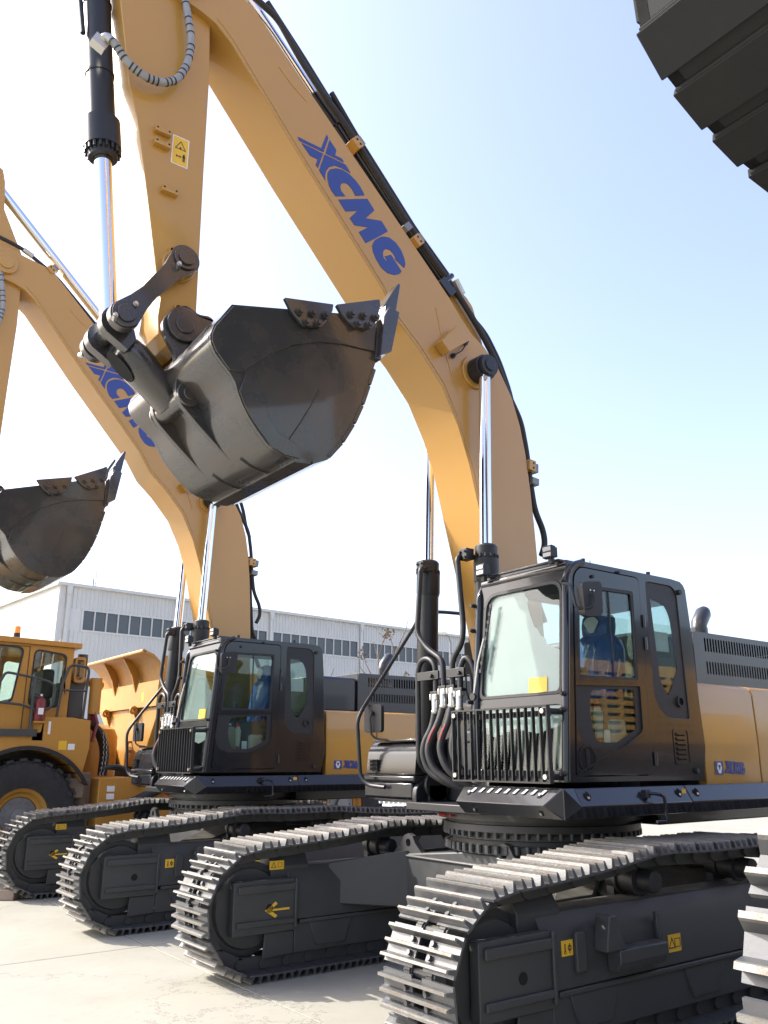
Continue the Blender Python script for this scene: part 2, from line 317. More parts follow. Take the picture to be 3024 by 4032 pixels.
def sticker(parent, cx, cz, w, h, y, s=1, kind=0):
    """small yellow warning sticker on a plane of constant y; s is the side it faces"""
    mb = MB(); mb.box(cx-w/2, cx+w/2, *sorted((y, y+s*0.003)), cz-h/2, cz+h/2)
    a = y+s*0.0032; b = y+s*0.0045
    def pr(P): mb.prism(P, 'y', min(a, b), max(a, b), 1)
    def ring(P, k=0.72):
        mx = sum(p[0] for p in P)/len(P); mz = sum(p[1] for p in P)/len(P)
        mb.plate(P, [[(mx+(p[0]-mx)*k, mz+(p[1]-mz)*k) for p in P]], 'y', min(a, b), max(a, b), 1)
    if kind == 0:   # triangle and book side by side
        q = h*0.36; x = cx+w*0.22*s
        ring([(x-q, cz-q*0.8), (x+q, cz-q*0.8), (x, cz+q)])
        x = cx-w*0.22*s; ring([(x-q*0.8, cz-q*0.7), (x+q*0.8, cz-q*0.7), (x+q*0.8, cz+q*0.7), (x-q*0.8, cz+q*0.7)], 0.85)
    elif kind == 1:  # triangle above a person with a double arrow
        q = w*0.38; z = cz+h*0.2
        ring([(cx-q, z-q*0.7), (cx+q, z-q*0.7), (cx, z+q)], 0.78)
        pr(circ(cx, z-0.02, q*0.2, 8))
        x = cx-w*0.26*s; z = cz-h*0.2
        pr(circ(x, z+h*0.11, w*0.06, 8)); pr(rect(x-w*0.09, x+w*0.09, z-h*0.02, z+h*0.08)); pr(rect(x-w*0.07, x-w*0.01, z-h*0.14, z-h*0.03)); pr(rect(x+w*0.01, x+w*0.07, z-h*0.14, z-h*0.03))
        x = cx+w*0.1*s; pr(rect(x-w*0.12, x+w*0.12, z-0.004, z+0.004)); pr([(x-w*0.18, z), (x-w*0.1, z-0.014), (x-w*0.1, z+0.014)]); pr([(x+w*0.18, z), (x+w*0.1, z+0.014), (x+w*0.1, z-0.014)])
    elif kind == 2:  # hook and knot
        pr(rect(cx+w*0.2*s-0.004, cx+w*0.2*s+0.004, cz-h*0.2, cz+h*0.3)); ring(circ(cx+w*0.2*s, cz-h*0.25, h*0.12, 10), 0.6); ring(circ(cx-w*0.2*s, cz, h*0.2, 10), 0.6); pr(rect(cx-w*0.2*s-0.003, cx-w*0.2*s+0.003, cz-h*0.35, cz+h*0.3))
    return mb.build('warning_sticker', ['sticker', 'ink'], parent)

# ------------------------------------------------------------------ crawler track
def track_path(s, F=(0.14, 0.53), r=0.42, Rr=(-4.03, 0.56), rr=0.43, rollers=((-1.27, 1.075), (-2.45, 1.06))):
    P = []
    for i in range(25):
        a = R(-90 + i*(175)/24); P.append((F[0]+r*math.cos(a), F[1]+r*math.sin(a)))
    top0 = P[-1]
    seq = [top0, rollers[0], rollers[1]]
    a0 = R(93); end = (Rr[0]+rr*math.cos(a0), Rr[1]+rr*math.sin(a0))
    seq.append(end)
    for (a, b) in zip(seq[:-1], seq[1:]):
        L = math.hypot(b[0]-a[0], b[1]-a[1])
        for i in range(1, 13):
            t = i/12; sag = 0.012*L*4*t*(1-t)
            P.append((a[0]+(b[0]-a[0])*t, a[1]+(b[1]-a[1])*t - sag))
    for i in range(1, 25):
        a = R(93 + i*(177)/24); P.append((Rr[0]+rr*math.cos(a), Rr[1]+rr*math.sin(a)))
    P = [(x*s, z*s) for x, z in P]
    P[-1] = (P[-1][0], P[0][1])
    return P
def resample(P, pitch):
    Q = P + [P[0]]; d = [0]
    for a, b in zip(Q[:-1], Q[1:]): d.append(d[-1] + math.hypot(b[0]-a[0], b[1]-a[1]))
    n = round(d[-1]/pitch); out = []; j = 0
    for i in range(n):
        t = (i+0.35)*d[-1]/n
        while d[j+1] < t: j += 1
        u = (t-d[j])/(d[j+1]-d[j]); out.append((Q[j][0]+(Q[j+1][0]-Q[j][0])*u, Q[j][1]+(Q[j+1][1]-Q[j][1])*u))
    return out
def shoe_mesh(s=1.0, ribs=(-0.072, 0.0, 0.072), L=0.207, W=0.6, h=0.11, cut=True):
    mb = MB(); z0, z1 = 0.044, 0.058
    # plate, leaving a window either side of the middle rib and notches at the ends
    for a, b in ((-W/2, -0.045), (0.045, W/2)): mb.box(-L/2, L/2, a, b, z0, z1)
    if cut:
        mb.box(-0.016, 0.016, -0.045, 0.045, z0, z1); mb.box(-L/2+0.018, -0.056, -0.045, 0.045, z0, z1); mb.box(0.056, L/2-0.018, -0.045, 0.045, z0, z1)
    else: mb.box(-L/2, L/2, -0.045, 0.045, z0, z1)
    k = len(ribs)
    for j, x in enumerate(ribs):
        lean = 0.012 if j == 0 else (-0.012 if j == k-1 else 0)
        a, t = 0.0155, 0.0075
        x = x + lean*0.3
        y0, y1 = -W/2, W/2
        hh = h - (0.004 if j == 1 else 0)
        vs = [(x-a, y0, z1), (x+a, y0, z1), (x+t-lean, y0+0.012, hh), (x-t-lean, y0+0.012, hh), (x-a, y1, z1), (x+a, y1, z1), (x+t-lean, y1-0.012, hh), (x-t-lean, y1-0.012, hh)]
        vs += [(x+t*1.25-lean*0.8, y0+0.008, hh-0.012), (x-t*1.25-lean*0.8, y0+0.008, hh-0.012), (x+t*1.25-lean*0.8, y1-0.008, hh-0.012), (x-t*1.25-lean*0.8, y1-0.008, hh-0.012)]
        mb.add(vs, [(0,1,8,9), (4,11,10,5), (1,5,10,8), (0,9,11,4)], 0)
        mb.add(vs, [(3,2,6,7), (9,8,2,3), (11,7,6,10), (8,10,6,2), (9,3,7,11)], 1)
    for x in ((-0.036, 0.036) if cut else (-0.06, 0.06)):
        for y in (-0.088, 0.088):
            mb.cyl((x, y, z1), (x, y, z1+0.024), 0.0155, n=8, m=2)
    for q in range(len(mb.v)): mb.v[q] = tuple(c*s for c in mb.v[q])
    return mb
def build_track(root, yc, s=1.0, pitch=0.216, ribs=(-0.072, 0.0, 0.072), cut=True, state={}):
    P = resample(track_path(s), pitch); n = len(P)
    ch = MB(); fr = []
    for i in range(n):
        a, b = P[i], P[(i+1) % n]
        c = ((a[0]+b[0])/2, (a[1]+b[1])/2); t = Vector((b[0]-a[0], 0, b[1]-a[1])).normalized()
        nrm = t.cross(Vector((0, 1, 0))) * -1
        nrm = Vector((t.z, 0, -t.x))
        fr.append((c, t, nrm))
        for sy in (-1, 1):
            cc = Vector((c[0], yc + sy*0.095*s, c[1]))
            ch.obb(cc + nrm*0.0*s, t*0.118*s, (0, 0.024*s, 0), nrm*0.050*s)
            ch.cyl((a[0], yc+sy*0.062*s, a[1]), (a[0], yc+sy*0.135*s, a[1]), 0.042*s, n=8)
        ch.cyl((a[0], yc-0.07*s, a[1]), (a[0], yc+0.07*s, a[1]), 0.033*s, n=8)
    chain = ch.build('track_chain', 'frame', root)
    key = (s, pitch)
    for i, (c, t, nrm) in enumerate(fr):
        m = Matrix(((t.x, 0, nrm.x, c[0]), (0, 1, 0, yc), (t.z, 0, nrm.z, c[1]), (0, 0, 0, 1)))
        if key not in state:
            o = shoe_mesh(s, ribs, pitch/s*0.957, cut=cut).build('track_shoe', ['shoe' if s < 1.2 else 'shoe_big', 'rib', 'shoe'], chain, ang=25)
            state[key] = o; o.matrix_basis = m
        else:
            shared('track_shoe', state[key], chain, m)
    return chain

def build_track_frame(root, yc, side, s=1.0):
    """side +1 for the left track, -1 for the right one; the frame carries idler, rollers and sprocket"""
    def S(v): return v*s
    mb = MB()
    def pr(x0, x1, poly, m=0): mb.prism([(yc+S(a), S(b)) for a, b in poly], 'x', S(x0), S(x1), m)
    pr(-3.75, -0.2, [(-0.19,0.42),(0.19,0.42),(0.19,0.69),(0.11,0.83),(-0.11,0.83),(-0.19,0.69)])
    for q in (-1, 1):
        ya, yb = sorted((q*0.125, q*0.2))
        mb.box(S(-0.25), S(0.335), yc+S(ya), yc+S(yb), S(0.34), S(0.75))
        ya, yb = sorted((q*0.2, q*0.222))
        mb.box(S(-0.235), S(0.30), yc+S(ya), yc+S(yb), S(0.655), S(0.715)); mb.box(S(-0.235), S(0.30), yc+S(ya), yc+S(yb), S(0.40), S(0.445))
        mb.box(S(-0.262), S(-0.235), yc+S(ya), yc+S(yb), S(0.36), S(0.75))
        # roller guards, lower flange; added fill plates keep roller and idler gaps dark
        ya, yb = sorted((q*0.15, q*0.2)); mb.box(S(-3.6), S(-0.3), yc+S(ya), yc+S(yb), S(0.385), S(0.415))
        ya, yb = sorted((q*0.155, q*0.175)); mb.box(S(-3.55), S(-0.26), yc+S(ya), yc+S(yb), S(0.16), S(0.386)); mb.prism([(S(-0.255), S(0.16)), (S(0.04), S(0.15)), (S(0.02), S(0.338)), (S(-0.255), S(0.338))], 'y', yc+S(ya), yc+S(yb))
        ya, yb = sorted((q*0.15, q*0.2))
        for x in (-0.62, -1.75, -2.9):
            mb.prism([(S(x-0.22), S(0.385)), (S(x+0.22), S(0.385)), (S(x+0.15), S(0.2)), (S(x-0.15), S(0.2))], 'y', yc+S(ya), yc+S(yb-0.012 if q > 0 else yb))
    # top cover over the yoke, sloping to the front
    pr(-0.42, -0.05, [(-0.12,0.74),(0.12,0.74),(0.12,0.84),(0.06,0.93),(-0.06,0.93),(-0.12,0.84)])
    # step box on the outside
    ya, yb = sorted((side*0.19, side*0.30))
    mb.prism([(yc+S(side*0.19), S(0.47)), (yc+S(side*0.26), S(0.47)), (yc+S(side*0.30), S(0.53)), (yc+S(side*0.30), S(0.60)), (yc+S(side*0.19), S(0.60))], 'x', S(-1.22), S(-0.74))
    mb.prism([(S(-0.62), S(0.60)), (S(-0.80), S(0.60)), (S(-0.72), S(0.80)), (S(-0.66), S(0.80))], 'y', yc+S(ya), yc+S(yb))
    mb.box(S(-1.25), S(-1.22), yc+S(sorted((side*0.19, side*0.225))[0]), yc+S(sorted((side*0.19, side*0.225))[1]), S(0.60), S(0.76))
    mb.box(S(-0.53), S(-0.44), yc+S(ya), yc+S(side*0.22 if side > 0 else side*0.19), S(0.50), S(0.72)) if side > 0 else None
    fr = mb.build('track_frame', 'frame', root, bevel=0.008)
    # idler wheel
    F = (S(0.14), S(0.53))
    im = MB(); im.lathe([(0.05,-0.10),(0.30,-0.10),(0.315,-0.06),(0.36,-0.05),(0.365,0.05),(0.315,0.06),(0.30,0.10),(0.05,0.10)], (0,0,0), (0,1,0), 40)
    im.v = [(F[0]+x*s, yc+y*s, F[1]+z*s) for x, y, z in im.v]
    im.cyl((F[0], yc-S(0.13), F[1]), (F[0], yc+S(0.13), F[1]), S(0.10), n=20)
    im.build('idler_wheel', 'frame', fr)
    sp = MB(); teeth = []
    for i in range(44):
        a = 2*math.pi*i/44; rr = 0.40 if i % 2 else 0.345; teeth.append((-4.03*s+rr*s*math.cos(a), 0.56*s+rr*s*math.sin(a)))
    sp.prism(teeth, 'y', yc-S(0.045), yc+S(0.045)); sp.cyl((S(-4.03), yc-S(0.2), S(0.56)), (S(-4.03), yc+S(0.22), S(0.56)), S(0.25), n=28)
    sp.build('drive_sprocket', 'frame', fr)
    for x in (-1.27, -2.45):
        c = MB(); z = 0.935
        c.lathe([(0.03,-0.17),(0.075,-0.165),(0.075,-0.09),(0.10,-0.085),(0.10,-0.06),(0.082,-0.055),(0.082,0.055),(0.10,0.06),(0.10,0.085),(0.075,0.09),(0.07,0.20),(0.05,0.215),(0.001,0.215)], (0,0,0), (0,1,0), 20)
        c.v = [(S(x)+a*s, yc+b*s, S(z)+d*s) for a, b, d in c.v]
        c.box(S(x-0.05), S(x+0.05), yc-S(0.17), yc-S(0.11), S(0.72), S(0.96))
        c.build('carrier_roller', 'black', fr)
    for i in range(9):
        x = -0.42 - i*0.395; c = MB()
        c.lathe([(0.03,-0.15),(0.10,-0.145),(0.10,-0.06),(0.085,-0.055),(0.085,0.055),(0.10,0.06),(0.10,0.145),(0.03,0.15)], (0,0,0), (0,1,0), 14)
        c.v = [(S(x)+a*s, yc+b*s, S(0.27)+d*s) for a, b, d in c.v]; c.build('track_roller', 'frame', fr)
    for q in (-1, 1):
        h = MB(); h.cyl((0, yc+q*S(0.199), S(0.53)), (0, yc+q*S(0.203), S(0.53)), S(0.034), n=18); h.build('grease_hole', 'hole', fr)
    return fr

# ------------------------------------------------------------------ excavator
YC = -0.25
def rot_xz(pivot, a):
    """rotation in the vehicle's x-z plane about a pivot (positive turns x towards z)"""
    return Matrix.Translation((pivot[0], 0, pivot[1])) @ Matrix.Rotation(-a, 4, 'Y') @ Matrix.Translation((-pivot[0], 0, -pivot[1]))

def gz(poly_y):  # bucket cheek inset: near side plane leans in towards the heel
    return poly_y

def build_bucket(root):
    side = [(1.557,4.715),(0.357,5.015),(0.32,4.673),(0.355,4.538),(0.397,4.366),(0.445,4.199),(0.52,4.044),(0.60,3.905),(0.685,3.822),(0.79,3.775),(0.904,3.762),(1.00,3.767),(1.09,3.786),(1.175,3.828),(1.262,3.905),(1.33,3.975),(1.388,4.05),(1.432,4.125),(1.462,4.19),(1.505,4.24),(1.565,4.29),(1.63,4.345),(1.672,4.405),(1.685,4.465),(1.665,4.535)]
    old_side = [(1.557,4.715),(0.357,5.015),(0.32,4.673),(0.355,4.538),(0.397,4.366),(0.445,4.199),(0.52,4.044),(0.619,3.876),(0.749,3.785),(0.904,3.762),(1.04,3.772),(1.15,3.815),(1.254,3.908),(1.355,4.039),(1.421,4.178),(1.53,4.295),(1.655,4.395),(1.668,4.494)]
    def hw(p):   # half width, full at the mouth, narrower at the heel
        d = (4.9 - p[1]) / 1.15
        return 0.825 - 0.175 * max(0, min(1, d))
    YB = -0.12
    near = lambda p: YB + hw(p); far = lambda p: YB - hw(p)
    mb = MB()
    back = side[2:] + [side[0]]
    # shell: outer and inner skin
    inn = []
    for i, p in enumerate(back):
        a = back[max(i-1, 0)]; b = back[min(i+1, len(back)-1)]
        t = Vector((b[0]-a[0], b[1]-a[1])).normalized(); n = Vector((t.y, -t.x)); c = Vector((0.95, 4.5)) - Vector(p)
        if n.dot(c) < 0: n = -n
        inn.append((p[0]+n.x*0.035, p[1]+n.y*0.035))
    for i in range(len(back)-1):
        a, b, c, d = back[i], back[i+1], inn[i+1], inn[i]
        vs = []
        for q in (near, far):
            for p in (a, b, c, d): vs.append((p[0], q(p) - (0.03 if q is near else -0.03), p[1]))
        mb.add(vs, [(0,1,5,4), (3,7,6,2)])
        if i == 0: mb.add(vs, [(0,4,7,3)])
        if i == len(back)-2: mb.add(vs, [(1,2,6,5)])
    # side plates
    mb.prism(side, 'y', lambda p: near(p)-0.035, near); mb.prism(side, 'y', far, lambda p: far(p)+0.035)
    bk = mb.build('bucket', 'bucket', root, ang=38, merge=True)
    # cheek reinforcement, top band
    up = MB()
    band = [(1.552,4.70),(0.38,4.995),(0.352,4.72),(0.63,4.695),(0.847,4.650),(1.065,4.562),(1.222,4.462),(1.36,4.335),(1.43,4.262),(1.515,4.255),(1.57,4.30),(1.63,4.355),(1.667,4.41),(1.677,4.465),(1.657,4.53)]
    up.prism(band, 'y', near, lambda p: near(p)+0.016); up.build('cheek_plate', 'bucket', bk, bevel=0.004)
    up = MB(); up.prism(band, 'y', lambda p: far(p)-0.016, far); up.build('cheek_plate', 'bucket', bk, bevel=0.004)
    w = MB()
    cres = [(1.428,4.13),(1.38,4.05),(1.325,3.98),(1.255,3.91),(1.14,3.81),(1.03,3.775),(0.905,3.770),(0.93,3.86),(1.0,3.885),(1.09,3.915),(1.165,3.985),(1.225,4.08),(1.27,4.17),(1.32,4.25),(1.40,4.262)]
    w.prism(cres, 'y', near, lambda p: near(p)+0.014); w.build('heel_shroud', 'bucket', bk, bevel=0.004)
    w = MB(); w.prism(cres, 'y', lambda p: far(p)-0.014, far); w.build('heel_shroud', 'bucket', bk, bevel=0.004)
    # weld seams on the cheek and the back
    w = MB(); sm = [(1.005,3.885),(0.93,4.02),(0.86,4.16),(0.80,4.30)]; w.tube([(x, near((x,z))+0.001, z) for x, z in sm], 0.005, 5); w.build('weld_seam', 'bucket', bk)
    w = MB(); w.tube([(1.372,0.30,4.085),(1.372,0.52,4.085)], 0.006, 5); w.build('weld_seam', 'bucket', bk)
    for y in (0.16, -0.30):
        w = MB(); q = [(1.18,3.822),(1.09,3.779),(1.0,3.760),(0.94,3.757)]; w.tube([(x, y, z) for x, z in q] + [(0.94, y+0.16, 3.757)], 0.006, 5); w.build('weld_seam', 'bucket', bk)
    # wear plates under the floor
    fl = [(0.338,4.60),(0.372,4.46),(0.415,4.295),(0.475,4.135),(0.56,3.975),(0.668,3.838),(0.80,3.775),(0.95,3.764)]
    for i in range(len(fl)-1):
        a = Vector(fl[i]); b = Vector(fl[i+1]); t = (b-a); n = Vector((t.y, -t.x)).normalized()
        if n.dot(Vector((0.95, 4.6)) - a) > 0: n = -n
        a2 = a + t*0.05; b2 = b - t*0.05
        q = MB(); q.prism([tuple(a2-n*0.01), tuple(b2-n*0.01), tuple(b2+n*0.022), tuple(a2+n*0.022)], 'y', lambda p: far(p)-0.004, lambda p: near(p)+0.004)
        q.build('wear_plate', 'bucket', bk)
    # lip, teeth and side blocks
    lp = MB(); lp.prism([(0.30,4.66),(0.35,4.66),(0.34,4.98),(0.27,5.04),(0.25,4.98)], 'y', YB-0.82, YB+0.82); lp.build('lip_plate', 'bucket', bk, bevel=0.005)
    for sgn in (1, -1):
        sb = MB(); y0 = YB+sgn*0.81; y1 = YB+sgn*0.865
        prof = [(0.335,4.674),(0.23,4.735),(0.150,5.10),(0.245,5.125),(0.30,5.02)]
        sb.prism(prof, 'y', min(y0-sgn*0.10, y1), max(y0-sgn*0.10, y1))
        for k in range(3):
            t = 0.16+0.3*k; c = (0.215-0.055*t, 4.81+0.29*t)
            c = (0.245-0.075*t, 4.765+0.31*t)
            sb.obb((c[0]-0.002, (y0+y1)/2, c[1]), (0.0045, 0, 0.0009), (0, 0.014, 0), (-0.006, 0, 0.026), 1)
        sb.build('lip_shroud', ['bucket', 'hole'], bk, bevel=0.006)
    for k, y in enumerate((0.74, 0.37, 0.0, -0.37, -0.74)):
        tb = MB(); yy = YB + y
        for (c, wdt, th) in (((0.25,4.98), 0.085, 0.06),): pass
        A = [(0.285,4.93),(0.195,4.95),(0.155,5.12),(0.255,5.15)]
        tb.prism(A, 'y', yy-0.085, yy+0.085)
        d = Vector((-0.115, 0.285)); o = Vector((0.205, 5.13)); n = Vector((0.927, 0.374))
        rings = ((0.0, 0.06, 0.072), (0.35, 0.045, 0.062), (0.7, 0.028, 0.055), (1.0, 0.010, 0.050))
        vs = []
        for t, th, hw_ in rings:
            c = o + d*t
            for a, b in ((-1,-1),(1,-1),(1,1),(-1,1)): vs.append((c.x+n.x*th*a, yy+hw_*b, c.y+n.y*th*a))
        fs = [(0,3,2,1), (12,13,14,15)]
        for j in range(3):
            for q in range(4): fs.append((j*4+q, j*4+(q+1) % 4, j*4+4+(q+1) % 4, j*4+4+q))
        tb.add(vs, fs); tb.build('bucket_tooth', 'bucket', bk, bevel=0.006)
    # bolted side cutters
    C1 = [(1.184,4.872),(0.767,4.962),(0.775,4.902),(0.812,4.824),(0.870,4.735),(1.02,4.70),(1.085,4.75),(1.128,4.79)]
    C2 = [(0.743,4.969),(0.343,5.155),(0.335,5.10),(0.36,4.985),(0.40,4.895),(0.46,4.855),(0.575,4.835),(0.63,4.86),(0.69,4.905)]
    for sgn in (1, -1):
        for C in (C1, C2):
            c = MB(); y0 = YB+sgn*0.825; y1 = YB+sgn*0.865
            c.prism(C, 'y', min(y0, y1), max(y0, y1))
            so = MB()
            cx = sum(p[0] for p in C)/len(C); cz = sum(p[1] for p in C)/len(C)
            ct = c.build('side_cutter', 'bucket', bk, bevel=0.008)
            bm_ = MB()
            for dx, dz in ((-0.115,0.035),(0.0,0.012),(0.115,-0.014),(-0.05,-0.062),(0.055,-0.088)):
                x, z = cx+dx*0.95, cz+dz*0.9-0.012
                if sgn > 0 or True:
                    bm_.cyl((x, y1, z), (x, y1+sgn*0.022, z), 0.031, n=14); bm_.cyl((x, y1+sgn*0.02, z), (x, y1+sgn*0.045, z), 0.019, n=6)
            tag(bm_.build('cutter_bolts', 'bucket', bk), kind='stuff')
    # ears that carry the pins
    ear = [(1.74,4.90),(1.80,4.80),(1.765,4.68),(1.68,4.57),(1.655,4.42),(1.66,4.29),(1.62,4.20),(1.46,4.06),(1.14,3.80),(1.27,4.08),(1.34,4.27),(1.455,4.36),(1.54,4.46),(1.58,4.53),(1.46,4.72),(1.36,4.90),(1.42,4.965),(1.52,4.94),(1.60,4.99),(1.68,4.965)]
    for y in (0.005, -0.43):
        e = MB(); e.prism(rpoly(ear, 0.05, 3), 'y', y-0.025, y+0.025)
        e.build('bucket_ear', 'bucket', bk, bevel=0.006)
        for (x, z, r) in ((1.63,4.81,0.135), (1.555,4.275,0.095)):
            p = MB()
            s0 = y+0.025 if y > YC else y-0.025; s1 = y+0.055 if y > YC else y-0.055
            p.cyl((x, s0, z), (x, s1, z), r, n=28); p.cyl((x, s1, z), (x, s1+(0.012 if y > YC else -0.012), z), r*0.55, n=24)
            p.build('ear_boss', 'bucket', bk, bevel=0.006)
    for (x, z, r) in ((1.63,4.81,0.075), (1.555,4.275,0.07)):
        p = MB(); p.cyl((x, -0.455, z), (x, 0.03, z), r, n=24); p.build('bucket_pin', 'bucket', bk)
    # cross tube between the ears
    p = MB(); p.tube([(1.48,-0.42,4.42),(1.48,-0.02,4.42)], 0.11, 20); p.build('cross_tube', 'bucket', bk)
    return bk

def hyd_cyl(root, foot, gland, pin, rb, rr, name='boom_cylinder', eye=0.11, gl=0.34):
    """hydraulic cylinder: barrel with gland (one part) and chrome rod with eye (another)"""
    foot, gland, pin = Vector(foot), Vector(gland), Vector(pin); d = (pin-foot).normalized()
    mb = MB(); L = (gland-foot).length
    mb.lathe([(0.001,0.08),(rb*0.8,0.08),(rb,0.12),(rb,L-gl),(rb*1.04,L-gl),(rb*1.12,L-gl+0.03),(rb*1.12,L-0.13),(rb*1.02,L-0.125),(rb*1.02,L-0.02),(rb*0.85,L),(rr*1.02,L)], foot, d, 32)
    mb.cyl(foot+Vector((0,-0.07,0)), foot+Vector((0,0.07,0)), 0.12, n=28)
    u = d.orthogonal().normalized(); w = d.cross(u)
    for i in range(14):
        a = 2*math.pi*i/14; c = gland - d*0.125 + (u*math.cos(a)+w*math.sin(a))*rb*1.06
        mb.cyl(c - d*0.0, c + d*0.03, 0.012, n=6)
    b = mb.build(name+'_barrel', 'satin', root)
    rd = MB(); rd.cyl(gland - d*0.05, pin, rr, n=32)
    r = rd.build(name+'_rod', 'chrome', root)
    return b, r

def build_boom(root):
    H = 0.255; y0, y1 = YC-H, YC+H
    prof = [(-2.15,1.95),(-2.12,2.8),(-2.084,3.5),(-2.06,3.9),(-2.033,4.227),(-1.99,4.6),(-1.931,4.887),(-1.834,5.163),(-1.656,5.442),(-1.475,5.615),(-1.323,5.70),(-1.205,5.808),(-1.05,5.99),(-0.251,6.745),(0.586,7.528),(1.12,8.04),(1.20,8.125),(1.39,8.165),(1.605,8.205),(1.70,8.24),(1.80,8.255),(1.91,8.23),(1.99,8.15),(2.03,8.03),(2.0,7.90),(1.92,7.82),(1.80,7.78),(1.66,7.76),(1.538,7.721),(1.379,7.597),(0.659,6.769),(-0.228,5.804),(-0.402,5.541),(-0.644,5.334),(-0.918,5.036),(-1.108,4.687),(-1.24,4.325),(-1.328,3.98),(-1.43,3.6),(-1.57,3.1),(-1.70,2.5),(-1.76,1.9),(-1.85,1.75),(-2.02,1.75)]
    mb = MB(); mb.prism(prof, 'y', y0, y1)
    bo = mb.build('boom', 'yellow', root, bevel=0.006, ang=28)
    bead = [(1.52,7.775),(1.36,7.64),(0.64,6.81),(-0.245,5.845),(-0.42,5.58),(-0.66,5.375),(-0.945,5.07),(-1.14,4.71),(-1.275,4.34),(-1.363,3.99),(-1.465,3.6),(-1.6,3.1)]
    k = MB(); k.tube([(x, y1+0.001, z) for x, z in bead], 0.0055, 6); k.build('weld_bead', 'yellow', bo)
    k = MB(); k.tube([(-0.86,y1+0.001,5.83),(-0.93,y1+0.001,5.50),(-1.06,y1+0.001,5.12)], 0.005, 6); k.build('weld_bead', 'yellow', bo)
    k = MB(); k.tube([(0.62,y1+0.001,7.40),(0.78,y1+0.001,7.50),(0.92,y1+0.001,7.62)], 0.005, 6); k.build('weld_bead', 'yellow', bo)
    letters(bo, (0.695, 6.989), (-0.72290, -0.69096), (-0.69096, 0.72290), y1, y1+0.004)
    # cylinder pin boss on both sides and the pin that goes through
    pin = MB(); px_, pz_ = -1.33, 5.287
    pin.cyl((px_, y0-0.03, pz_), (px_, y1+0.03, pz_), 0.17, n=28); pin.build('pin_boss', 'yellow', bo, bevel=0.01)
    for sg in (1, -1):
        k = MB(); ya = YC+sg*0.29; yb = YC+sg*0.43
        k.cyl((px_, ya, pz_), (px_, yb, pz_), 0.125, n=28); k.cyl((px_, yb, pz_), (px_, yb+sg*0.05, pz_), 0.105, n=28)
        k.cyl((px_, yb+sg*0.05, pz_), (px_, yb+sg*0.062, pz_), 0.062, n=20)
        k.cyl((px_-0.02, yb-sg*0.06, pz_-0.10), (px_+0.03, yb-sg*0.06, pz_-0.15), 0.022, n=8)
        k.build('rod_eye', 'satin', bo, bevel=0.006)
        g = MB(); g.cyl((px_+0.02, yb-sg*0.01, pz_-0.105), (px_+0.05, yb+sg*0.035, pz_-0.14), 0.02, n=8); g.build('grease_nipple', 'zinc', bo)
    for sg in (1, -1):
        k = MB(); k.cyl((1.80, YC+sg*H, 8.0), (1.80, YC+sg*(H+0.05), 8.0), 0.15, n=28); k.cyl((1.80, YC+sg*(H+0.05), 8.0), (1.80, YC+sg*(H+0.07), 8.0), 0.09, n=24); k.build('pin_boss', 'yellow', bo, bevel=0.006)
    # stick cylinder on top
    fo = Vector((-1.33, YC, 6.10)); en = Vector((2.10, YC, 9.36))
    d = (en-fo).normalized(); gl = fo + d*2.42; d0 = d
    mb = MB(); mb.lathe([(0.001,0.1),(0.11,0.1),(0.11,2.05),(0.13,2.07),(0.13,2.40),(0.09,2.42),(0.06,2.42)], fo, d, 28); mb.cyl(fo-Vector((0,0.1,0)), fo+Vector((0,0.1,0)), 0.13, n=24)
    mb.build('stick_cylinder_barrel', 'dark', bo)
    mb = MB(); mb.cyl(gl, en, 0.068, n=28); mb.build('stick_cylinder_rod', 'chrome', bo)
    lug = MB()
    for y in (-0.16, 0.10): lug.prism(rpoly([(-1.62,5.5),(-1.02,6.06),(-1.16,6.16),(-1.32,6.19),(-1.44,6.10)], 0.05, 3), 'y', YC+y, YC+y+0.05)
    lug.build('cylinder_lug', 'yellow', bo, bevel=0.004)
    # rubber and steel lines along the top edge
    lines = [
     [(1.75,8.55),(1.3,8.33),(1.082,8.26),(0.921,8.204),(0.665,7.885),(0.432,7.65),(0.196,7.463),(-0.66,6.585),(-1.113,6.199),(-1.29,6.03),(-1.497,5.80),(-1.706,5.51),(-1.84,5.22),(-2.0,4.97),(-2.06,4.66),(-2.085,4.40),(-2.135,4.065),(-2.24,3.88),(-2.26,3.74),(-2.2,3.62)],
     [(1.0,8.40),(0.62,8.02),(0.34,7.72),(0.09,7.47),(-0.60,6.80),(-1.0,6.42),(-1.22,6.18),(-1.42,5.99),(-1.62,5.86),(-1.80,5.60),(-1.93,5.30),(-1.99,5.05),(-2.06,4.9)],
     [(0.30,7.75),(0.0,7.40),(-0.70,6.67),(-1.13,6.30)]]
    for q, (ln, rr, yo) in enumerate(zip(lines, (0.030, 0.028, 0.026), (-0.05, -0.12, -0.09))):
        t = MB(); t.tube([(p[0], yo, p[1]) for p in ln], rr, 10, fil=0.10); t.build('boom_line', 'rubber', bo)
    lw = [[(-2.06,4.6),(-2.10,4.2),(-2.17,3.5),(-2.30,3.3),(-2.42,3.25)], [(-2.10,4.45),(-2.16,3.9),(-2.19,3.45),(-2.27,3.2),(-2.36,3.0)]]
    for ln, yo in zip(lw, (-0.12, -0.20)):
        t = MB(); t.tube([(p[0], yo, p[1]) for p in ln], 0.028, 10, fil=0.10); t.build('boom_line', 'rubber', bo)
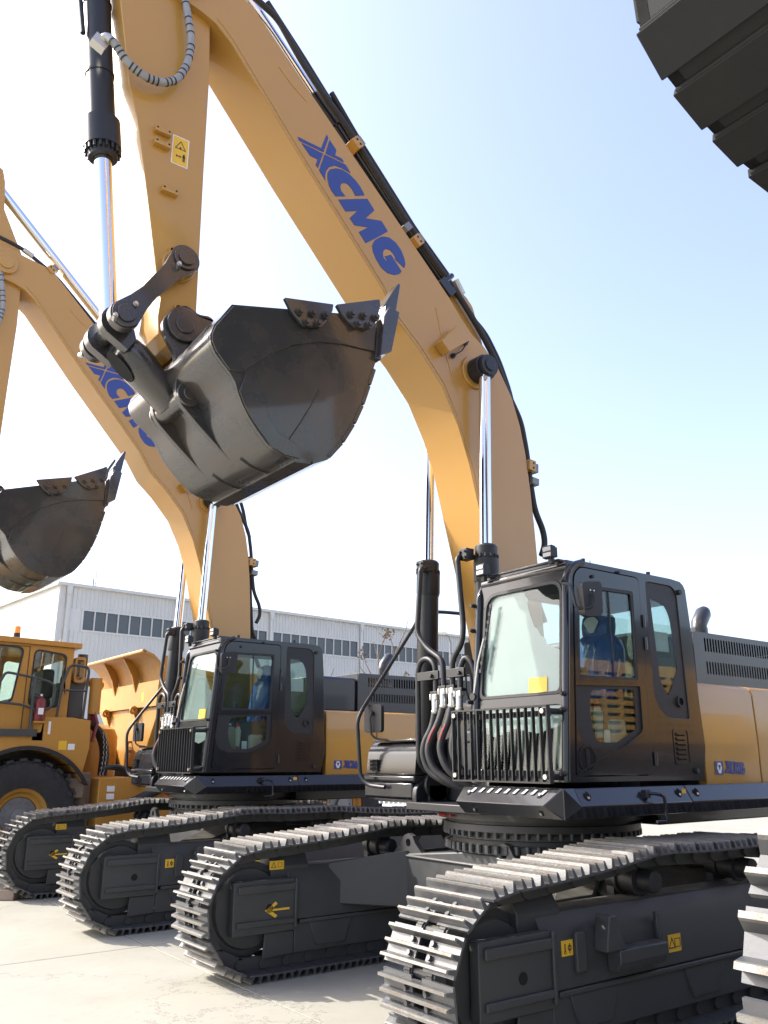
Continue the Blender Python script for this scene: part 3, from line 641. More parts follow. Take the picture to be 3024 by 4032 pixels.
    # yellow clamps with grey pads
    for (x, z, ang) in ((0.085,7.215,42), (-0.63,6.46,42), (-2.035,4.50,94)):
        a = R(ang); t = Vector((math.cos(a), 0, math.sin(a))); n = Vector((-t.z, 0, t.x))
        if ang > 90: n = Vector((-t.z, 0, t.x))
        c = Vector((x, -0.06, z)) + n*0.03
        k = MB(); k.obb(c, t*0.055, (0, 0.085, 0), n*0.045)
        for q in (-0.025, 0.025): k.cyl(c + t*q*1.0 + Vector((0,0.084,0)) + n*0.01, c + t*q + Vector((0,0.089,0)) + n*0.01, 0.011, n=10, m=1)
        k.obb(c + n*0.075, t*0.045, (0, 0.06, 0), n*0.030, 2)
        k.build('line_clamp', ['yellow', 'hole', 'grey'], bo, bevel=0.004)
    for (x, z, ang) in ((-0.50,6.55,42),(-2.06,4.35,94)):
        k = MB(); a = R(ang); t = Vector((math.cos(a), 0, math.sin(a))); n = Vector((-t.z, 0, t.x)); c = Vector((x, -0.05, z)) + n*0.055
        k.obb(c, t*0.035, (0, 0.06, 0), n*0.045); k.build('hose_band', 'grey', bo, bevel=0.004)
    k = MB(); k.prism([(-0.83,5.43),(-1.03,5.65),(-1.20,5.56),(-0.92,5.34)], 'y', y1, y1+0.115); k.build('lamp_bracket', 'yellow', bo, bevel=0.006)
    k = MB()
    for (x, z) in ((-1.22,5.57),(-1.055,5.385)): k.cyl((x, y1, z), (x, y1+0.02, z), 0.026, n=12); k.cyl((x, y1+0.02, z), (x, y1+0.05, z), 0.01, n=8)
    k.tube([(-1.055,0.045,5.385),(-1.13,0.06,5.44),(-1.22,0.045,5.57)], 0.006, 6); k.build('lamp_wire', 'ink', bo)
    mo = MB(); c = Vector((-1.02,-0.05,6.12)); mo.obb(c, (0.07,0,0.06), (0,0.06,0), (-0.035,0,0.04)); mo.cyl(c+Vector((0.02,0.02,0.05)), c+Vector((-0.09,0.02,0.17)), 0.028, n=10); mo.cyl(c+Vector((-0.06,0,-0.04)), c+Vector((-0.12,0,0.05)), 0.028, n=10)
    mo.build('line_manifold', 'dark', bo, bevel=0.004)
    k = MB(); k.cyl((-1.17,-0.05,6.27), (-1.26,-0.05,6.14), 0.034, n=12); k.build('hose_fitting', 'zinc', bo)
    return bo

def build_stick(root):
    H = 0.195; y0, y1 = YC-H, YC+H
    prof = [(1.503,5.02),(1.523,6.27),(1.532,7.2),(1.56,7.75),(1.59,8.2),(1.92,8.83),(1.97,9.25),(2.02,9.42),(2.12,9.47),(2.22,9.42),(2.36,9.1),(2.62,8.92),(2.70,8.80),(2.66,8.62),(2.48,8.5),(2.39,8.0),(2.323,7.527),(2.18,6.75),(2.10,6.50),(2.061,6.334),(1.951,5.796),(1.845,5.25),(1.79,5.02),(1.80,4.87),(1.785,4.74),(1.72,4.66),(1.62,4.64),(1.53,4.68),(1.48,4.77),(1.475,4.87)]
    mb = MB(); mb.prism(prof, 'y', y0, y1); st = mb.build('stick', 'yellow', root, bevel=0.006, ang=28)
    sticker(st, 1.733, 6.36, 0.125, 0.25, y1, 1, 1)
    # border strip of the sticker is pale
    b = MB(); b.plate(rect(1.733-0.07, 1.733+0.07, 6.36-0.133, 6.36+0.133), [rect(1.733-0.0626, 1.733+0.0626, 6.36-0.1256, 6.36+0.1256)], 'y', y1, y1+0.0025); b.build('sticker_border', 'white', st)
    for (x, z) in ((1.895,6.46),(1.89,6.345),(1.80,5.955)):
        k = MB(); k.prism([(x-0.065,z-0.03),(x+0.065,z-0.03),(x+0.065,z+0.025),(x+0.035,z+0.025),(x+0.02,z+0.0),(x-0.02,z+0.0),(x-0.035,z+0.025),(x-0.065,z+0.025)], 'y', y1, y1+0.045)
        for q in (-0.048, 0.048): k.cyl((x+q, y1+0.045, z), (x+q, y1+0.046, z), 0.009, n=10, m=1)
        k.build('hose_bracket', ['yellow', 'hole'], st, bevel=0.005)
    for (x, z) in ((1.735,5.45),(1.655,4.985)):
        k = MB(); k.lathe([(0.032,0.0),(0.032,0.025),(0.02,0.025),(0.02,-0.0)], (x, y1, z), (0,1,0), 18); k.cyl((x, y1, z), (x, y1+0.006, z), 0.021, n=14, m=1); k.build('grease_port', ['yellow', 'hole'], st)
    for (x, z, r) in ((1.68,5.33,0.13),(1.63,4.81,0.14)):
        k = MB(); k.cyl((x, y0-0.035, z), (x, y1+0.035, z), r, n=28); k.build('pin_boss', 'yellow', st, bevel=0.006)
    # armoured hose hanging in a loop
    hp = [(2.395,0.02,7.03),(2.36,0.05,6.97),(2.247,0.05,6.854),(2.113,0.05,6.80),(1.965,0.05,6.815),(1.84,0.05,6.92),(1.765,0.05,7.13),(1.75,0.05,7.36),(1.80,0.03,7.65),(1.86,0.0,7.95)]
    k = MB(); k.tube(hp, 0.030, 12, fil=0.12); ho = k.build('armoured_hose', 'hosewrap', st)
    k = MB(); pts = [Vector(p) for p in hp]
    for i in range(len(pts)-1):
        for t in (0.25, 0.5, 0.75): 
            c = pts[i].lerp(pts[i+1], t); d = (pts[i+1]-pts[i]).normalized(); k.cyl(c-d*0.006, c+d*0.006, 0.0325, n=12)
    k.build('hose_ring', 'black', ho); tag(COL.objects[-1], kind='stuff')
    k = MB(); k.tube([(2.44,-0.02,6.99),(2.42,0.03,7.02),(2.38,0.05,6.98)], 0.034, 10, fil=0.03); k.obb((2.45,-0.02,6.97), (0.05,0,0.02), (0,0.04,0), (-0.015,0,0.04)); k.build('hose_elbow', 'zinc', st, bevel=0.004)
    # bucket cylinder in front of the stick
    fo = Vector((2.60, YC, 8.78)); pn = Vector((2.085, YC, 4.73)); d = (pn-fo).normalized(); L = (pn-fo).length
    gl = fo + d*(8.78-6.16)/(-d.z)
    g = (gl-fo).length
    mb = MB(); mb.lathe([(0.001,0.08),(0.095,0.08),(0.105,0.12),(0.105,g-0.33),(0.14,g-0.32),(0.142,g-0.08),(0.115,g-0.075),(0.11,g),(0.07,g)], fo, d, 32); mb.cyl(fo-Vector((0,0.1,0)), fo+Vector((0,0.1,0)), 0.13, n=24)
    u = d.orthogonal().normalized(); w = d.cross(u)
    for i in range(18):
        a = 2*math.pi*i/18; c = gl - d*0.08 + (u*math.cos(a)+w*math.sin(a))*0.127
        mb.cyl(c, c + d*0.045, 0.013, n=6)
    for z in (0.75, 1.25, 1.9): mb.lathe([(0.105,z-0.012),(0.112,z-0.01),(0.112,z+0.01),(0.105,z+0.012)], fo, d, 28)
    mb.tube([fo+d*1.6+Vector((0.13,0.02,0)), fo+d*1.2+Vector((0.15,0.02,0)), fo+d*0.2+Vector((0.16,0.02,0))], 0.022, 8)
    bc = mb.build('bucket_cylinder_barrel', 'satin', st)
    mb = MB(); mb.cyl(gl-d*0.05, pn, 0.066, n=32); mb.build('bucket_cylinder_rod', 'chrome', st)
    # two guide links and the bucket link
    A = Vector((1.675, 5.335)); B = Vector((2.085, 4.73)); ax = (B-A).normalized(); nn = Vector((-ax.y, ax.x))
    def lk():
        P = []
        for i in range(13):
            a = math.pi/2 + math.pi*i/12; P.append(A + (ax*math.cos(a)+nn*math.sin(a))*0.115)
        P += [A+ax*0.16-nn*0.075, A+ax*0.45-nn*0.06, B-ax*0.15-nn*0.075]
        for i in range(13):
            a = -math.pi/2 + math.pi*i/12; P.append(B + (ax*math.cos(a)+nn*math.sin(a))*0.11)
        P += [B-ax*0.15+nn*0.075, A+ax*0.45+nn*0.06, A+ax*0.16+nn*0.075]
        return [tuple(p) for p in P]
    for y in (0.045, -0.545):
        sg = 1 if y > YC else -1
        k = MB(); k.prism(lk(), 'y', y-0.04, y+0.04)
        for c, r in ((A, 0.07), (B, 0.075)):
            k.cyl((c.x, y+sg*0.04, c.y), (c.x, y+sg*0.06, c.y), r*1.35, n=24); k.cyl((c.x, y+sg*0.06, c.y), (c.x, y+sg*0.078, c.y), r*0.9, n=24)
        k.build('guide_link', 'bucket', st, bevel=0.008)
        k = MB()
        for c in ((A.x+0.055, A.y-0.10), (B.x-0.06, B.y+0.07), (B.x+0.075, B.y-0.065)):
            k.cyl((c[0], y+sg*0.035, c[1]), (c[0]+0.01, y+sg*0.085, c[1]+0.01), 0.021, n=6); k.cyl((c[0]+0.01, y+sg*0.08, c[1]+0.01), (c[0]+0.012, y+sg*0.1, c[1]+0.012), 0.014, n=8)
        k.build('link_bolt', 'zinc', st)
    for c in (A, B):
        k = MB(); k.cyl((c.x, -0.55, c.y), (c.x, 0.05, c.y), 0.068, n=24); k.build('link_pin', 'bucket', st)
    return st

def build_bucket_link(root):
    B = Vector((2.085, YC, 4.73)); C = Vector((1.555, YC, 4.275)); d = (C-B).normalized(); n = Vector((-d.z, 0, d.x))
    if n.z < 0: n = -n
    k = MB()
    # two cheeks at the upper end, tube body, cross tube at the lower end
    rings = [(0.105, 0.045, 0.11), (0.13, 0.075, 0.14), (0.17, 0.10, 0.165), (0.23, 0.113, 0.175), (0.32, 0.115, 0.172), (0.42, 0.110, 0.155), (0.52, 0.105, 0.145), (0.68, 0.098, 0.14)]
    vs = []; N = 24
    for t, h, wd in rings:
        c = B + d*t
        for i in range(N):
            a = 2*math.pi*i/N; ca, sa = math.cos(a), math.sin(a)
            ca = math.copysign(abs(ca)**0.75, ca); sa = math.copysign(abs(sa)**0.75, sa)
            vs.append(c + n*h*ca + Vector((0, wd*sa, 0)))
    fs = [(j*N+i, j*N+(i+1) % N, (j+1)*N+(i+1) % N, (j+1)*N+i) for j in range(len(rings)-1) for i in range(N)] + [tuple(range(N))[::-1], tuple(range((len(rings)-1)*N, len(rings)*N))]
    k.add(vs, fs)
    for y in (0.15, -0.15):
        P = []
        for i in range(11):
            a = math.pi/2 + math.pi*i/10; P.append(B + (d*math.cos(a)+n*math.sin(a))*0.125)
        P += [B+d*0.19-n*0.09, B+d*0.17+n*0.02]
        k.prism([(p.x, p.z) for p in P], 'y', YC+y-0.045, YC+y+0.045)
    k.cyl(C+Vector((0,-0.235,0)), C+Vector((0,0.235,0)), 0.085, n=24)
    o = k.build('bucket_link', 'bucket', root, bevel=0.008)
    h = MB(); c0 = B+d*0.24-n*0.117
    el = [c0 + d*0.135*math.cos(2*math.pi*i/24) + Vector((0,0.085*math.sin(2*math.pi*i/24),0)) for i in range(24)]; h.add(el + [p-n*0.006 for p in el], [tuple(range(24)), tuple(range(24,48))] + [(i,(i+1)%24,24+(i+1)%24,24+i) for i in range(24)])
    h.build('link_recess', 'hole', o)
    return o

# ---------------- cab
CAB_Y0, CAB_Y1 = 0.285, 1.27
def front_x(z): return -0.905 - (z-1.56)*0.087
CAB_SIDE = [(-0.905,1.56),(-2.53,1.555),(-2.585,1.82),(-2.565,2.135),(-2.547,2.8),(-2.523,3.107),(-2.50,3.145),(-2.457,3.172),(-2.327,3.182),(-1.20,3.182),(-1.115,3.165),(-1.06,3.12),(-1.036,3.067)]
def build_cab(root):
    mb = MB(); th = 0.035
    door = rpoly([(-0.985,1.60),(-1.86,1.60),(-1.885,3.135),(-1.16,3.135),(-1.085,3.06)], [0.03,0.03,0.05,0.05,0.05], 3)
    qwin = rpoly([(-1.975,3.118),(-2.33,3.118),(-2.39,3.06),(-2.405,2.03),(-2.09,2.035),(-1.965,2.17)], [0.03,0.06,0.05,0.03,0.1,0.08], 4)
    mb.plate(CAB_SIDE, [door[::1], qwin], 'y', CAB_Y1-th, CAB_Y1)
    rwin = rpoly([(-1.06,1.95),(-2.42,1.95),(-2.43,3.06),(-1.14,3.06)], 0.08, 4)
    mb.plate(CAB_SIDE, [rwin], 'y', CAB_Y0, CAB_Y0+th)
    # front frame, leaning
    wy0, wy1 = CAB_Y0+0.055, CAB_Y1-0.06
    outer = [(CAB_Y0+th,1.56),(CAB_Y1-th,1.56),(CAB_Y1-th,3.10),(CAB_Y0+th,3.10)]
    big = rpoly([(wy0,2.175),(wy1,2.175),(wy1,3.03),(wy0+0.03,3.03)], [0.05,0.05,0.11,0.13], 5)
    low = rpoly([(wy0,1.64),(wy1,1.64),(wy1,2.10),(wy0,2.10)], 0.05, 3)
    fx = lambda p: front_x(p[1]); fxb = lambda p: front_x(p[1]) - 0.04
    mb.plate(outer, [big, low], 'x', fxb, fx)
    # rear wall with window, roof and floor
    mb.plate([(CAB_Y0+th,1.56),(CAB_Y1-th,1.56),(CAB_Y1-th,3.15),(CAB_Y0+th,3.15)], [rpoly([(CAB_Y0+0.12,2.25),(CAB_Y1-0.12,2.25),(CAB_Y1-0.12,3.0),(CAB_Y0+0.12,3.0)], 0.06, 4)], 'x', -2.50, -2.46)
    mb.box(-2.47, -1.06, CAB_Y0+th, CAB_Y1-th, 3.13, 3.18); mb.box(-2.50, -0.93, CAB_Y0+th, CAB_Y1-th, 1.56, 1.60)
    cab = mb.build('cab', 'dark', root, bevel=0.012, ang=30)
    # rounded corner pillars and roof rails
    for y in (CAB_Y0+0.02, CAB_Y1-0.02):
        p = MB(); p.tube([(front_x(1.58)+0.005, y, 1.57), (front_x(3.03)+0.005, y, 3.03), (-1.10, y, 3.135), (-1.22, y, 3.172)], 0.030, 12, fil=0.06); p.build('corner_pillar', 'dark', cab)
    p = MB(); p.tube([(-1.085, CAB_Y0+0.02, 3.125), (-1.085, CAB_Y1-0.02, 3.125)], 0.045, 12); p.box(-1.40, -1.05, CAB_Y0+0.08, CAB_Y1-0.10, 3.178, 3.20); p.build('roof_rail', 'dark', cab, bevel=0.008)
    # glass
    g = MB(); g.prism(big, 'x', lambda p: fx(p)-0.022, lambda p: fx(p)-0.016); g.build('windscreen', 'wind', cab)
    g = MB(); g.prism(low, 'x', lambda p: fx(p)-0.022, lambda p: fx(p)-0.016); g.build('lower_windscreen', 'wind', cab)
    g = MB(); g.prism(qwin, 'y', CAB_Y1-0.020, CAB_Y1-0.012); g.build('rear_side_window', 'glass', cab)
    g = MB(); g.prism(rwin, 'y', CAB_Y0+0.012, CAB_Y0+0.018); g.build('right_side_window', 'glass', cab)
    g = MB(); g.prism(rpoly([(CAB_Y0+0.12,2.25),(CAB_Y1-0.12,2.25),(CAB_Y1-0.12,3.0),(CAB_Y0+0.12,3.0)], 0.06, 4), 'x', -2.485, -2.479); g.build('rear_window', 'glass', cab)
    # translucent protective film inside the windscreen, torn off at the top right corner
    torn = [(wy0+0.004,2.18),(wy1-0.004,2.18),(wy1-0.004,2.50),(1.155,2.505),(1.10,2.525),(1.04,2.555),(1.02,2.60),(0.965,2.635),(0.94,2.68),(0.905,2.70),(0.87,2.775),(0.845,2.83),(0.825,2.90),(0.835,2.93),(0.80,2.965),(0.775,3.028),(wy0+0.10,3.028),(wy0+0.012,2.93)]
    g = MB(); g.prism(torn, 'x', lambda p: fx(p)-0.026, lambda p: fx(p)-0.0245); g.build('protective_film', 'film', cab)
    g = MB(); g.prism([(wy0+0.01,1.93),(0.5,1.88),(0.72,1.94),(0.95,1.90),(wy1-0.01,1.96),(wy1-0.01,2.095),(wy0+0.01,2.095)], 'x', lambda p: fx(p)-0.026, lambda p: fx(p)-0.0245); g.build('protective_film', 'film', cab)
    # seal round the windscreen
    s = MB(); 
    def inset(P, k): 
        cx = sum(p[0] for p in P)/len(P); cz = sum(p[1] for p in P)/len(P)
        return [(cx+(p[0]-cx)*(1-k/abs(max(0.2, 0.43))), cz+(p[1]-cz)*(1-k/0.43)) for p in P]
    s.plate(big, [inset(big, 0.022)], 'x', lambda p: fx(p)-0.014, lambda p: fx(p)+0.006); s.build('window_seal', 'black', cab)
    # dark printed edge of the rear side glass
    s = MB(); s.plate(qwin, [rpoly([(-2.03,2.98),(-2.20,2.96),(-2.27,2.86),(-2.31,2.42),(-2.16,2.20),(-2.07,2.32)], [0.02,0.06,0.1,0.03,0.03,0.03], 4)], 'y', CAB_Y1-0.011, CAB_Y1-0.009); s.build('window_border', 'black', cab)
    # door, 5 mm proud
    d0, d1 = CAB_Y1-0.03, CAB_Y1+0.006
    dout = rpoly([(-0.993,1.607),(-1.852,1.607),(-1.877,3.127),(-1.163,3.127),(-1.093,3.055)], [0.03,0.03,0.05,0.05,0.05], 3)
    upw = rpoly([(-1.075,2.29),(-1.765,2.305),(-1.79,3.01),(-1.16,2.995),(-1.125,2.95)], 0.025, 3)
    lo = rpoly([(-1.04,2.235),(-1.785,2.262),(-1.778,1.935),(-1.735,1.90),(-1.505,1.795),(-1.15,1.795),(-1.045,1.86),(-1.02,1.98)], [0.02,0.02,0.03,0.03,0.05,0.08,0.08,0.05], 4)
    db = MB(); db.plate(dout, [upw, lo], 'y', d0, d1)
    # pressed crease and recessed round grip
    db.prism([(-1.78,1.895),(-1.77,1.865),(-1.02,1.625),(-1.02,1.640)], 'y', d1, d1+0.007)
    dr = db.build('cab_door', 'dark', cab, bevel=0.006)
    g = MB(); g.prism(upw, 'y', CAB_Y1-0.016, CAB_Y1-0.010); g.prism(lo, 'y', CAB_Y1-0.016, CAB_Y1-0.010); g.build('door_glass', 'glass', cab)
    k = MB(); k.plate(upw, [rpoly([(-1.095,2.31),(-1.742,2.325),(-1.765,2.985),(-1.17,2.972),(-1.145,2.93)], 0.02, 3)], 'y', CAB_Y1-0.012, CAB_Y1+0.004); k.box(-1.50, -1.488, CAB_Y1-0.010, CAB_Y1-0.002, 2.31, 2.98); k.build('sliding_window_frame', 'black', cab)
    s = MB(); s.plate(lo, [rpoly([(-1.20,2.215),(-1.72,2.235),(-1.715,1.95),(-1.69,1.93),(-1.48,1.835),(-1.26,1.835),(-1.215,1.90),(-1.19,2.02)], [0.1,0.02,0.03,0.03,0.05,0.08,0.05,0.05], 4)], 'y', CAB_Y1-0.009, CAB_Y1-0.007); s.build('window_border', 'black', cab)
    k = MB(); k.cyl((-1.11, d1-0.002, 1.722), (-1.11, d1+0.004, 1.722), 0.085, n=30, m=1); k.lathe([(0.08,-0.01),(0.095,-0.01),(0.095,0.008),(0.08,0.008)], (-1.11, d1, 1.722), (0,1,0), 30); k.box(-1.13, -1.09, d1+0.002, d1+0.010, 1.655, 1.79)
    k.build('door_handle', ['dark', 'hole'], cab)
    k = MB(); k.lathe([(0.03,0),(0.045,0.0),(0.045,0.02),(0.03,0.02)], (-2.30, CAB_Y1-0.012, 2.165), (0,1,0), 20); k.build('window_latch', 'black', cab)
    # hinges
    for z in (2.78, 2.60, 1.72):
        k = MB(); k.cyl((-1.893, CAB_Y1+0.014, z-0.05), (-1.893, CAB_Y1+0.014, z+0.05), 0.014, n=10); k.build('door_hinge', 'dark', cab)
    # vent with slats in the rear quarter
    v = MB(); v.plate(rpoly(rect(-2.36, -2.155, 1.675, 1.95), 0.035, 4), [rpoly(rect(-2.348, -2.167, 1.687, 1.938), 0.03, 4)], 'y', CAB_Y1, CAB_Y1+0.006)
    for i in range(6):
        z = 1.715 + i*0.037
        v.box(-2.31, -2.19, CAB_Y1+0.0005, CAB_Y1+0.012, z+0.006, z+0.020); v.box(-2.31, -2.19, CAB_Y1+0.0005, CAB_Y1+0.0035, z-0.006, z+0.005, 1)
    v.build('air_vent', ['dark', 'hole'], cab)
    # fixings and buttons
    for (x, z, r) in ((-2.42,3.075,0.022),(-2.42,1.63,0.022),(-1.30,3.07,0.014),(-1.62,3.145,0.012)):
        k = MB(); k.cyl((x, CAB_Y1, z), (x, CAB_Y1+0.022, z), r, n=10); k.build('cab_button', 'black', cab)
    for (x, z) in ((-1.30, 3.20), (-2.12, 3.20)):
        k = MB(); k.cyl((x, 1.20, 3.17), (x, 1.20, z+0.025), 0.017, n=10); k.build('roof_knob', 'black', cab)
    k = MB(); k.cyl((-1.75, 0.9, 3.18), (-1.752, 0.9, 3.33), 0.004, n=6); k.build('aerial', 'black', cab)
    # front pillar knobs
    for (y, z) in ((1.262, 3.0), (1.262, 2.17), (1.262, 2.06), (0.27, 2.95), (0.27, 2.74), (0.27, 2.16), (1.262, 1.62)):
        k = MB(); k.cyl((front_x(z)+0.02, y, z), (front_x(z)+0.06, y, z), 0.018, n=10); k.cyl((front_x(z)+0.055, y, z), (front_x(z)+0.075, y, z), 0.013, n=8); k.build('pillar_knob', 'black', cab)
    # wiper
    k = MB(); wx = lambda z: front_x(z)+0.03
    k.tube([(wx(2.27), 0.30, 2.22), (wx(2.45), 0.34, 2.47), (wx(2.66), 0.40, 2.66)], 0.010, 8); k.build('wiper_arm', 'zinc', cab)
    k = MB(); k.tube([(wx(2.40), 0.375, 2.40), (wx(2.90), 0.475, 2.92)], 0.009, 6)
    for i in range(9):
        t = i/8; k.obb((wx(2.40+0.5*t)+0.006, 0.375+0.1*t, 2.40+0.52*t), (0.004,0,0), (0,0.012,0), (0,0,0.014))
    k.cyl((front_x(2.22)+0.0, 0.30, 2.20), (front_x(2.22)+0.05, 0.30, 2.20), 0.03, n=12); k.build('wiper_blade', 'black', cab)
    # work lamps on the roof edge
    for (y, z) in ((1.135, 3.245), (0.385, 3.235)):
        k = MB(); k.obb((-0.985, y, z), (0.022,0,0.003), (0,0.048,0), (-0.004,0,0.048)); k.obb((-1.02, y, z), (0.02,0,0), (0,0.04,0), (0,0,0.04)); k.box(-1.03, -0.99, y-0.018, y+0.018, z-0.09, z-0.045)
        for q in (-0.022, 0.022): k.obb((-0.962, y, z+q), (0.004,0,0), (0,0.04,0), (0,0,0.016), 1)
        k.build('work_lamp', ['black', 'lampglass'], cab, bevel=0.004)
    # left mirror on an arm
    k = MB(); pm = rpoly([(-0.955,2.70),(-1.155,2.725),(-1.165,2.985),(-0.945,2.955)], 0.045, 4)
    k.prism(pm, 'y', 1.43, 1.475); k.prism([(x*0.9+(-1.055)*0.1, z*0.9+2.84*0.1) for x, z in pm], 'y', 1.405, 1.43)
    k.cyl((-1.02,1.475,2.90),(-1.02,1.485,2.90), 0.008, n=8, m=1); k.cyl((-1.06,1.475,2.90),(-1.06,1.485,2.90), 0.008, n=8, m=1)
    k.build('side_mirror', ['black', 'zinc'], cab, bevel=0.006)
    k = MB(); k.tube([(-0.945,1.29,2.97),(-0.93,1.38,2.95),(-0.925,1.42,2.76),(-1.0,1.50,2.765),(-1.045,1.50,2.82),(-1.04,1.49,2.88)], 0.011, 8, fil=0.04); k.build('mirror_arm', 'black', cab)
    # seat under a blue cover, console, levers, floor mats
    k = MB()
    def cushion(c, hx, hy, hz, tilt=0):
        n1, n2 = 12, 8; vs = []
        for i in range(n2+1):
            ph = math.pi*i/n2 - math.pi/2
            for j in range(n1):
                th = 2*math.pi*j/n1
                def sp(v, e=0.55): return math.copysign(abs(v)**e, v)
                x = hx*sp(math.cos(ph))*sp(math.cos(th)); y = hy*sp(math.cos(ph))*sp(math.sin(th)); z = hz*sp(math.sin(ph))
                x, z = x*math.cos(tilt)-z*math.sin(tilt), x*math.sin(tilt)+z*math.cos(tilt)
                vs.append((c[0]+x, c[1]+y, c[2]+z))
        k.add(vs, [(i*n1+j, i*n1+(j+1) % n1, (i+1)*n1+(j+1) % n1, (i+1)*n1+j) for i in range(n2) for j in range(n1)])
    cushion((-1.62,0.78,2.08), 0.25, 0.25, 0.09); cushion((-1.90,0.78,2.40), 0.10, 0.25, 0.34, R(8)); cushion((-1.95,0.78,2.80), 0.08, 0.15, 0.115, R(6))
    k.tube([(-1.55,0.98,2.02),(-1.72,1.03,2.2),(-1.86,0.99,2.5)], 0.05, 8)
    st = k.build('seat', 'seat', cab)
    e = MB(); e.prism([(0.70,2.83),(0.74,2.87),(0.82,2.87),(0.86,2.83),(0.80,2.74),(0.76,2.74)], 'x', -1.862, -1.850); e.build('headrest_emblem', 'white', cab)
    k = MB(); k.box(-1.85,-1.25,0.42,0.56,1.62,2.22); k.box(-1.85,-1.35,1.02,1.14,1.62,2.17); k.box(-1.75,-1.45,0.62,0.95,1.60,1.98)
    k.cyl((-1.35,0.49,2.2),(-1.33,0.49,2.38),0.018,n=8); k.cyl((-1.40,1.08,2.15),(-1.38,1.08,2.34),0.018,n=8); k.cyl((-1.37,1.08,2.33),(-1.36,1.08,2.40),0.026,n=10); k.box(-1.14,-1.09,0.36,0.50,2.1,2.42)
    k.build('control_console', 'interior', cab, bevel=0.02)
    k = MB(); k.box(-1.45,-1.18,0.90,1.15,1.64,2.10); k.box(-1.75,-1.52,1.02,1.17,1.62,2.02); k.build('plastic_wrapped_box', 'cream', cab, bevel=0.05)
    k = MB(); k.cyl((-1.36,1.19,1.87),(-1.36,1.19,2.06),0.028,0.04,12); k.cyl((-1.36,1.19,2.06),(-1.36,1.19,2.10),0.03,0.02,10); k.build('lever', 'cream', cab)
    k = MB(); k.cyl((-1.36,1.19,1.70),(-1.36,1.19,1.87),0.012,n=8); k.cyl((-1.36,1.19,2.10),(-1.35,1.19,2.15),0.02,0.012,8); k.build('lever_guard', 'redcap', cab)
    k = MB(); k.box(-1.49,-1.42,1.185,1.19,1.83,1.93); k.build('paper_tag', 'white', cab)
    k = MB(); k.add([(front_x(z)-dx, y, z) for dx in (0.0150, 0.0138) for y, z in ((0.86,2.19),(1.05,2.20),(1.05,2.31),(0.865,2.31))], [(0,1,2,3),(4,5,6,7),(0,1,5,4),(1,2,6,5),(2,3,7,6),(3,0,4,7)]); k.build('yellow_note', 'sticker', cab)
    k = MB(); k.box(front_x(2.93)-0.05, front_x(2.93)-0.045, 0.60, 0.76, 2.87, 2.95); k.build('windscreen_label', 'white', cab)
    k = MB(); k.box(-2.25,-2.05,CAB_Y1-0.032,CAB_Y1-0.028,2.56,2.72); k.build('window_notice', 'white', cab)
    k = MB(); k.box(-1.95,-1.25,CAB_Y0+0.05,CAB_Y1-0.05,3.09,3.13); k.box(-2.46,-2.2,CAB_Y0+0.04,CAB_Y1-0.05,1.6,2.2); k.build('headlining', 'interior', cab)
    return cab

